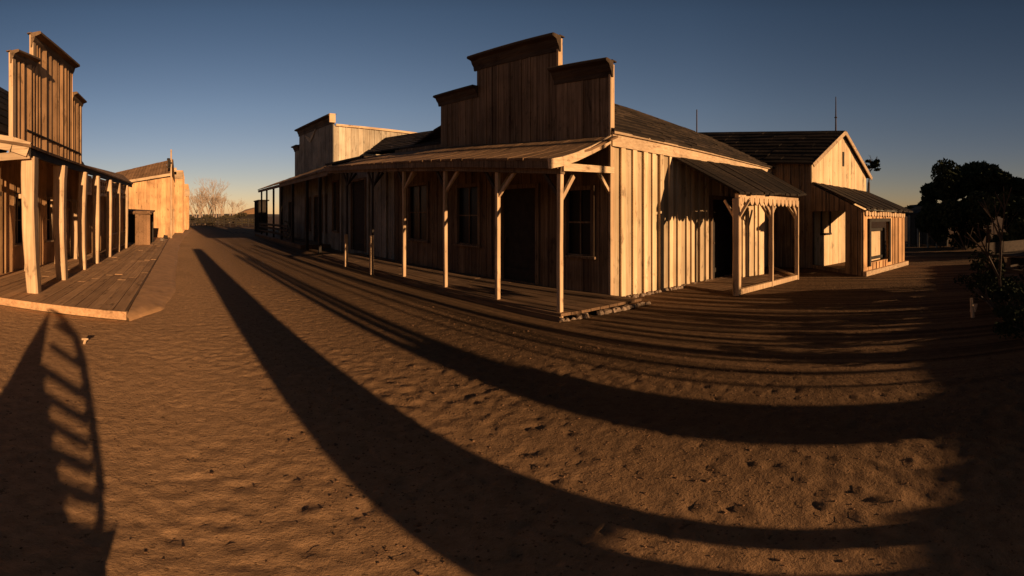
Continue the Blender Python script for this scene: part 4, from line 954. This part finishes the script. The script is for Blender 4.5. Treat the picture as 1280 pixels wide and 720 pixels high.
# small stake and rubble on the left
sk = gp(105, 430); mb = MB(); mb.tube(sk, sk + Vector((.02, 0, .07)), .018, .02, 6, 1); mb.tube(sk + Vector((-.03, .01, .065)), sk + Vector((.06, 0, .075)), .016, .014, 6, 1); o = mb.build('wooden_stake', 'post'); tag(o, 'small pale wooden stake sticking out beside the railing shadow', 'stake')
for k, (px, py, r_) in enumerate(((207, 301, .16), (211, 297, .2), (203, 304, .13))):
    g = gp(px, py); mb = MB(); clod(mb, g.x, g.y, r_ * 1.6, z=.15, sq=1.1); o = mb.build('rock', 'dark' if k < 2 else 'stone')
    tag(o, ['dark rock in the middle of the small pile at the boardwalk end', 'largest and farthest rock of the pile at the boardwalk end', 'paler nearest rock of the pile at the boardwalk end'][k], 'rock', 'rocks at the end of the boardwalk')

# ================================================================== UNSEEN SHADOW CASTERS ADDED BEHIND THE VIEWER (their shadows cross the street)
TE = math.tan(R(SUN_EL)); sU = Vector((math.cos(R(SUN_AZ)), math.sin(R(SUN_AZ)), 0)); sV = Vector((-math.sin(R(SUN_AZ)), math.cos(R(SUN_AZ)), 0))
def uv(px, py): g = gp(px, py); return g.dot(sU), g.dot(sV)
def board(mb, u0, u1, v, z0, z1, th=.08): 
    a = sU * u0 + sV * v; b = sU * u1 + sV * v; o = sV * th
    mb.hexa([a + Vector((0, 0, z0)), b + Vector((0, 0, z0)), b + o + Vector((0, 0, z0)), a + o + Vector((0, 0, z0))], [a + Vector((0, 0, z1)), b + Vector((0, 0, z1)), b + o + Vector((0, 0, z1)), a + o + Vector((0, 0, z1))])
VB = -5.0
u_l = uv(400, 563)[0]; u_r = uv(1000, 661)[0]; vtop = uv(262, 311)[1]
g0, g1 = uv(960, 717)[0], uv(960, 688)[0]; vg = uv(790, 656)[1]; print('big band', u_l, u_r, vtop, 'gap', g0, g1, vg)
tw = thing('plank_tower', sU * 1.3 + sV * VB, 'tall narrow plank tower standing behind the viewer', 'tower')  # added out of view, its outline set by the shadow it casts
mb = MB(); zt_ = (vtop - VB) * TE; zgap = (vg - VB) * TE
board(mb, u_l, g0, VB, 0, zgap - .0); board(mb, g1, u_r, VB, 0, zgap); 
a = sU * u_l + sV * VB; 
mb.hexa([sU * u_l + sV * VB + Vector((0, 0, zgap)), sU * u_r + sV * VB + Vector((0, 0, zgap)), sU * u_r + sV * (VB + .1) + Vector((0, 0, zgap)), sU * u_l + sV * (VB + .1) + Vector((0, 0, zgap))],
        [sU * (u_l + .12) + sV * VB + Vector((0, 0, zt_)), sU * (u_l + .62) + sV * VB + Vector((0, 0, zt_)), sU * (u_l + .62) + sV * (VB + .1) + Vector((0, 0, zt_)), sU * (u_l + .12) + sV * (VB + .1) + Vector((0, 0, zt_))])
mb.build('wall', 'brown', tw)
# unseen fence and tall poles, added to throw the dark bands and streaks
pf = thing('pole_fence', V(3, -6), 'long plank fence with tall uneven poles behind the viewer', 'fence')
def fl_(u): return -.30 * u - 8.6
mb = MB(); u = -1.0
while u < 13.5:
    v = fl_(u); board(mb, u, u + .42, v, 0, -(v - (-.30 * u)) * TE + random.uniform(-.03, .03), .05); u += .42
mb.build('planks', 'brown', pf)
b0, b1 = uv(1000, 556)[0], uv(1000, 506)[0]; vend = uv(318, 318)[1]
print('band2', b0, b1, vend)
poles = [(b0 - .02, b0 + .15, vend), (b0 + .22, b0 + .38, vend * .93), (b0, b0 + .50, 4.5), (b0 + .51, b1, 3.0)]
for py, wpx, reach in ((483, 3, 26), (466, 4, 22), (452, 2, 12), (445, 7, 24), (432, 3, 9), (426, 3, 20), (418, 2, 7), (411, 4, 16), (404, 2, 8), (398, 3, 6), (392, 3, 8), (386, 2, 3.4), (381, 3, 3.2), (376, 2, 2.8), (371, 2, 2.4)):
    ua, ub = uv(1000, py + wpx / 2)[0], uv(1000, py - wpx / 2)[0]; poles.append((ua, ub, reach))
for ua, ub, reach in poles:
    if ua > 5.1: reach = min(reach, 3.3)
    v = fl_((ua + ub) / 2) + (.06 if reach != 4.5 else .2); mb = MB(); board(mb, ua, ub, v, 0, (reach - v) * TE, .08); mb.build('pole', 'brown', pf)
# unseen high board on legs, added so its shadow covers the street end
wt = thing('raised_loft', sU * 4.8 + sV * -15, 'broad plank loft on high timber legs behind the viewer', 'loft')
mb = MB(); board(mb, 2.8, 7.15, -15, 9.2, 17, .3); mb.build('wall', 'brown', wt)
for uu in (3.3, 6.9): mb = MB(); mb.beam(sU * uu + sV * -15.3, sU * uu + sV * -15.3 + Vector((0, 0, 9.3)), .2, .2); mb.build('leg', 'brown', wt)
# flat cut-out added left behind the viewer, shaped to cast a stair-railing shadow
st = thing('outdoor_stair', V(-.9, -4), 'outdoor stair with slatted railing just left behind the viewer', 'stair')
VS = -.8; edge = [uv(127, 719), uv(127, 600), uv(107, 450), uv(88, 410), uv(66, 385)]
zq = lambda v: (v - VS) * TE
def quad(mb, pts, th=.06):
    f1 = [sU * u + sV * VS + Vector((0, 0, zq(v))) for u, v in pts]; f2 = [p_ + sV * th for p_ in f1]; m = len(pts)
    mb.add(f1 + f2, [tuple(range(m)), tuple(range(2 * m - 1, m - 1, -1))] + [(k, (k + 1) % m, m + (k + 1) % m, m + k) for k in range(m)], 1)
mb = MB(); pp = [uv(127, 760), uv(128, 700), uv(127, 600), uv(118, 525), uv(107, 450), uv(98, 420), uv(72, 386)]; qq = [uv(119, 760), uv(120, 700), uv(117, 600), uv(108, 528), uv(98, 455), uv(90, 425), uv(64, 386)]
for i in range(len(pp) - 1): quad(mb, [pp[i], pp[i + 1], qq[i + 1], qq[i]])
mb.build('handrail', 'brown', st)
mb = MB(); body = [uv(82, 640), uv(66, 575), uv(58, 505), uv(55, 450), uv(66, 384), uv(30, 440), uv(-10, 505), uv(-60, 520), uv(-120, 560)]
cc = uv(-60, 620); 
quad(mb, [uv(82, 662), uv(66, 575), uv(58, 505), uv(50, 455), uv(62, 386), uv(30, 440), uv(-5, 500), (uv(-60, 560)[0], uv(-60, 560)[1]), (uv(-60, 560)[0], VS), (uv(82, 662)[0], VS)])
quad(mb, [(uv(128, 700)[0] + .02, uv(128, 668)[1]), (uv(82, 662)[0] - .05, uv(82, 662)[1]), (uv(82, 662)[0] - .05, VS), (uv(128, 700)[0] + .02, VS)])
mb.build('stringer', 'brown', st)
mb = MB()
for (x0, y0, x1, y1, h_) in ((68, 402, 94, 420, 7), (62, 428, 98, 452, 9), (52, 456, 104, 490, 13), (54, 490, 106, 522, 13), (56, 524, 108, 554, 12), (60, 560, 112, 584, 15), (66, 602, 116, 622, 17)):
    quad(mb, [uv(x0, y0), uv(x1, y1), uv(x1, y1 + h_), uv(x0, y0 + h_)])
mb.build('baluster', 'brown', st)
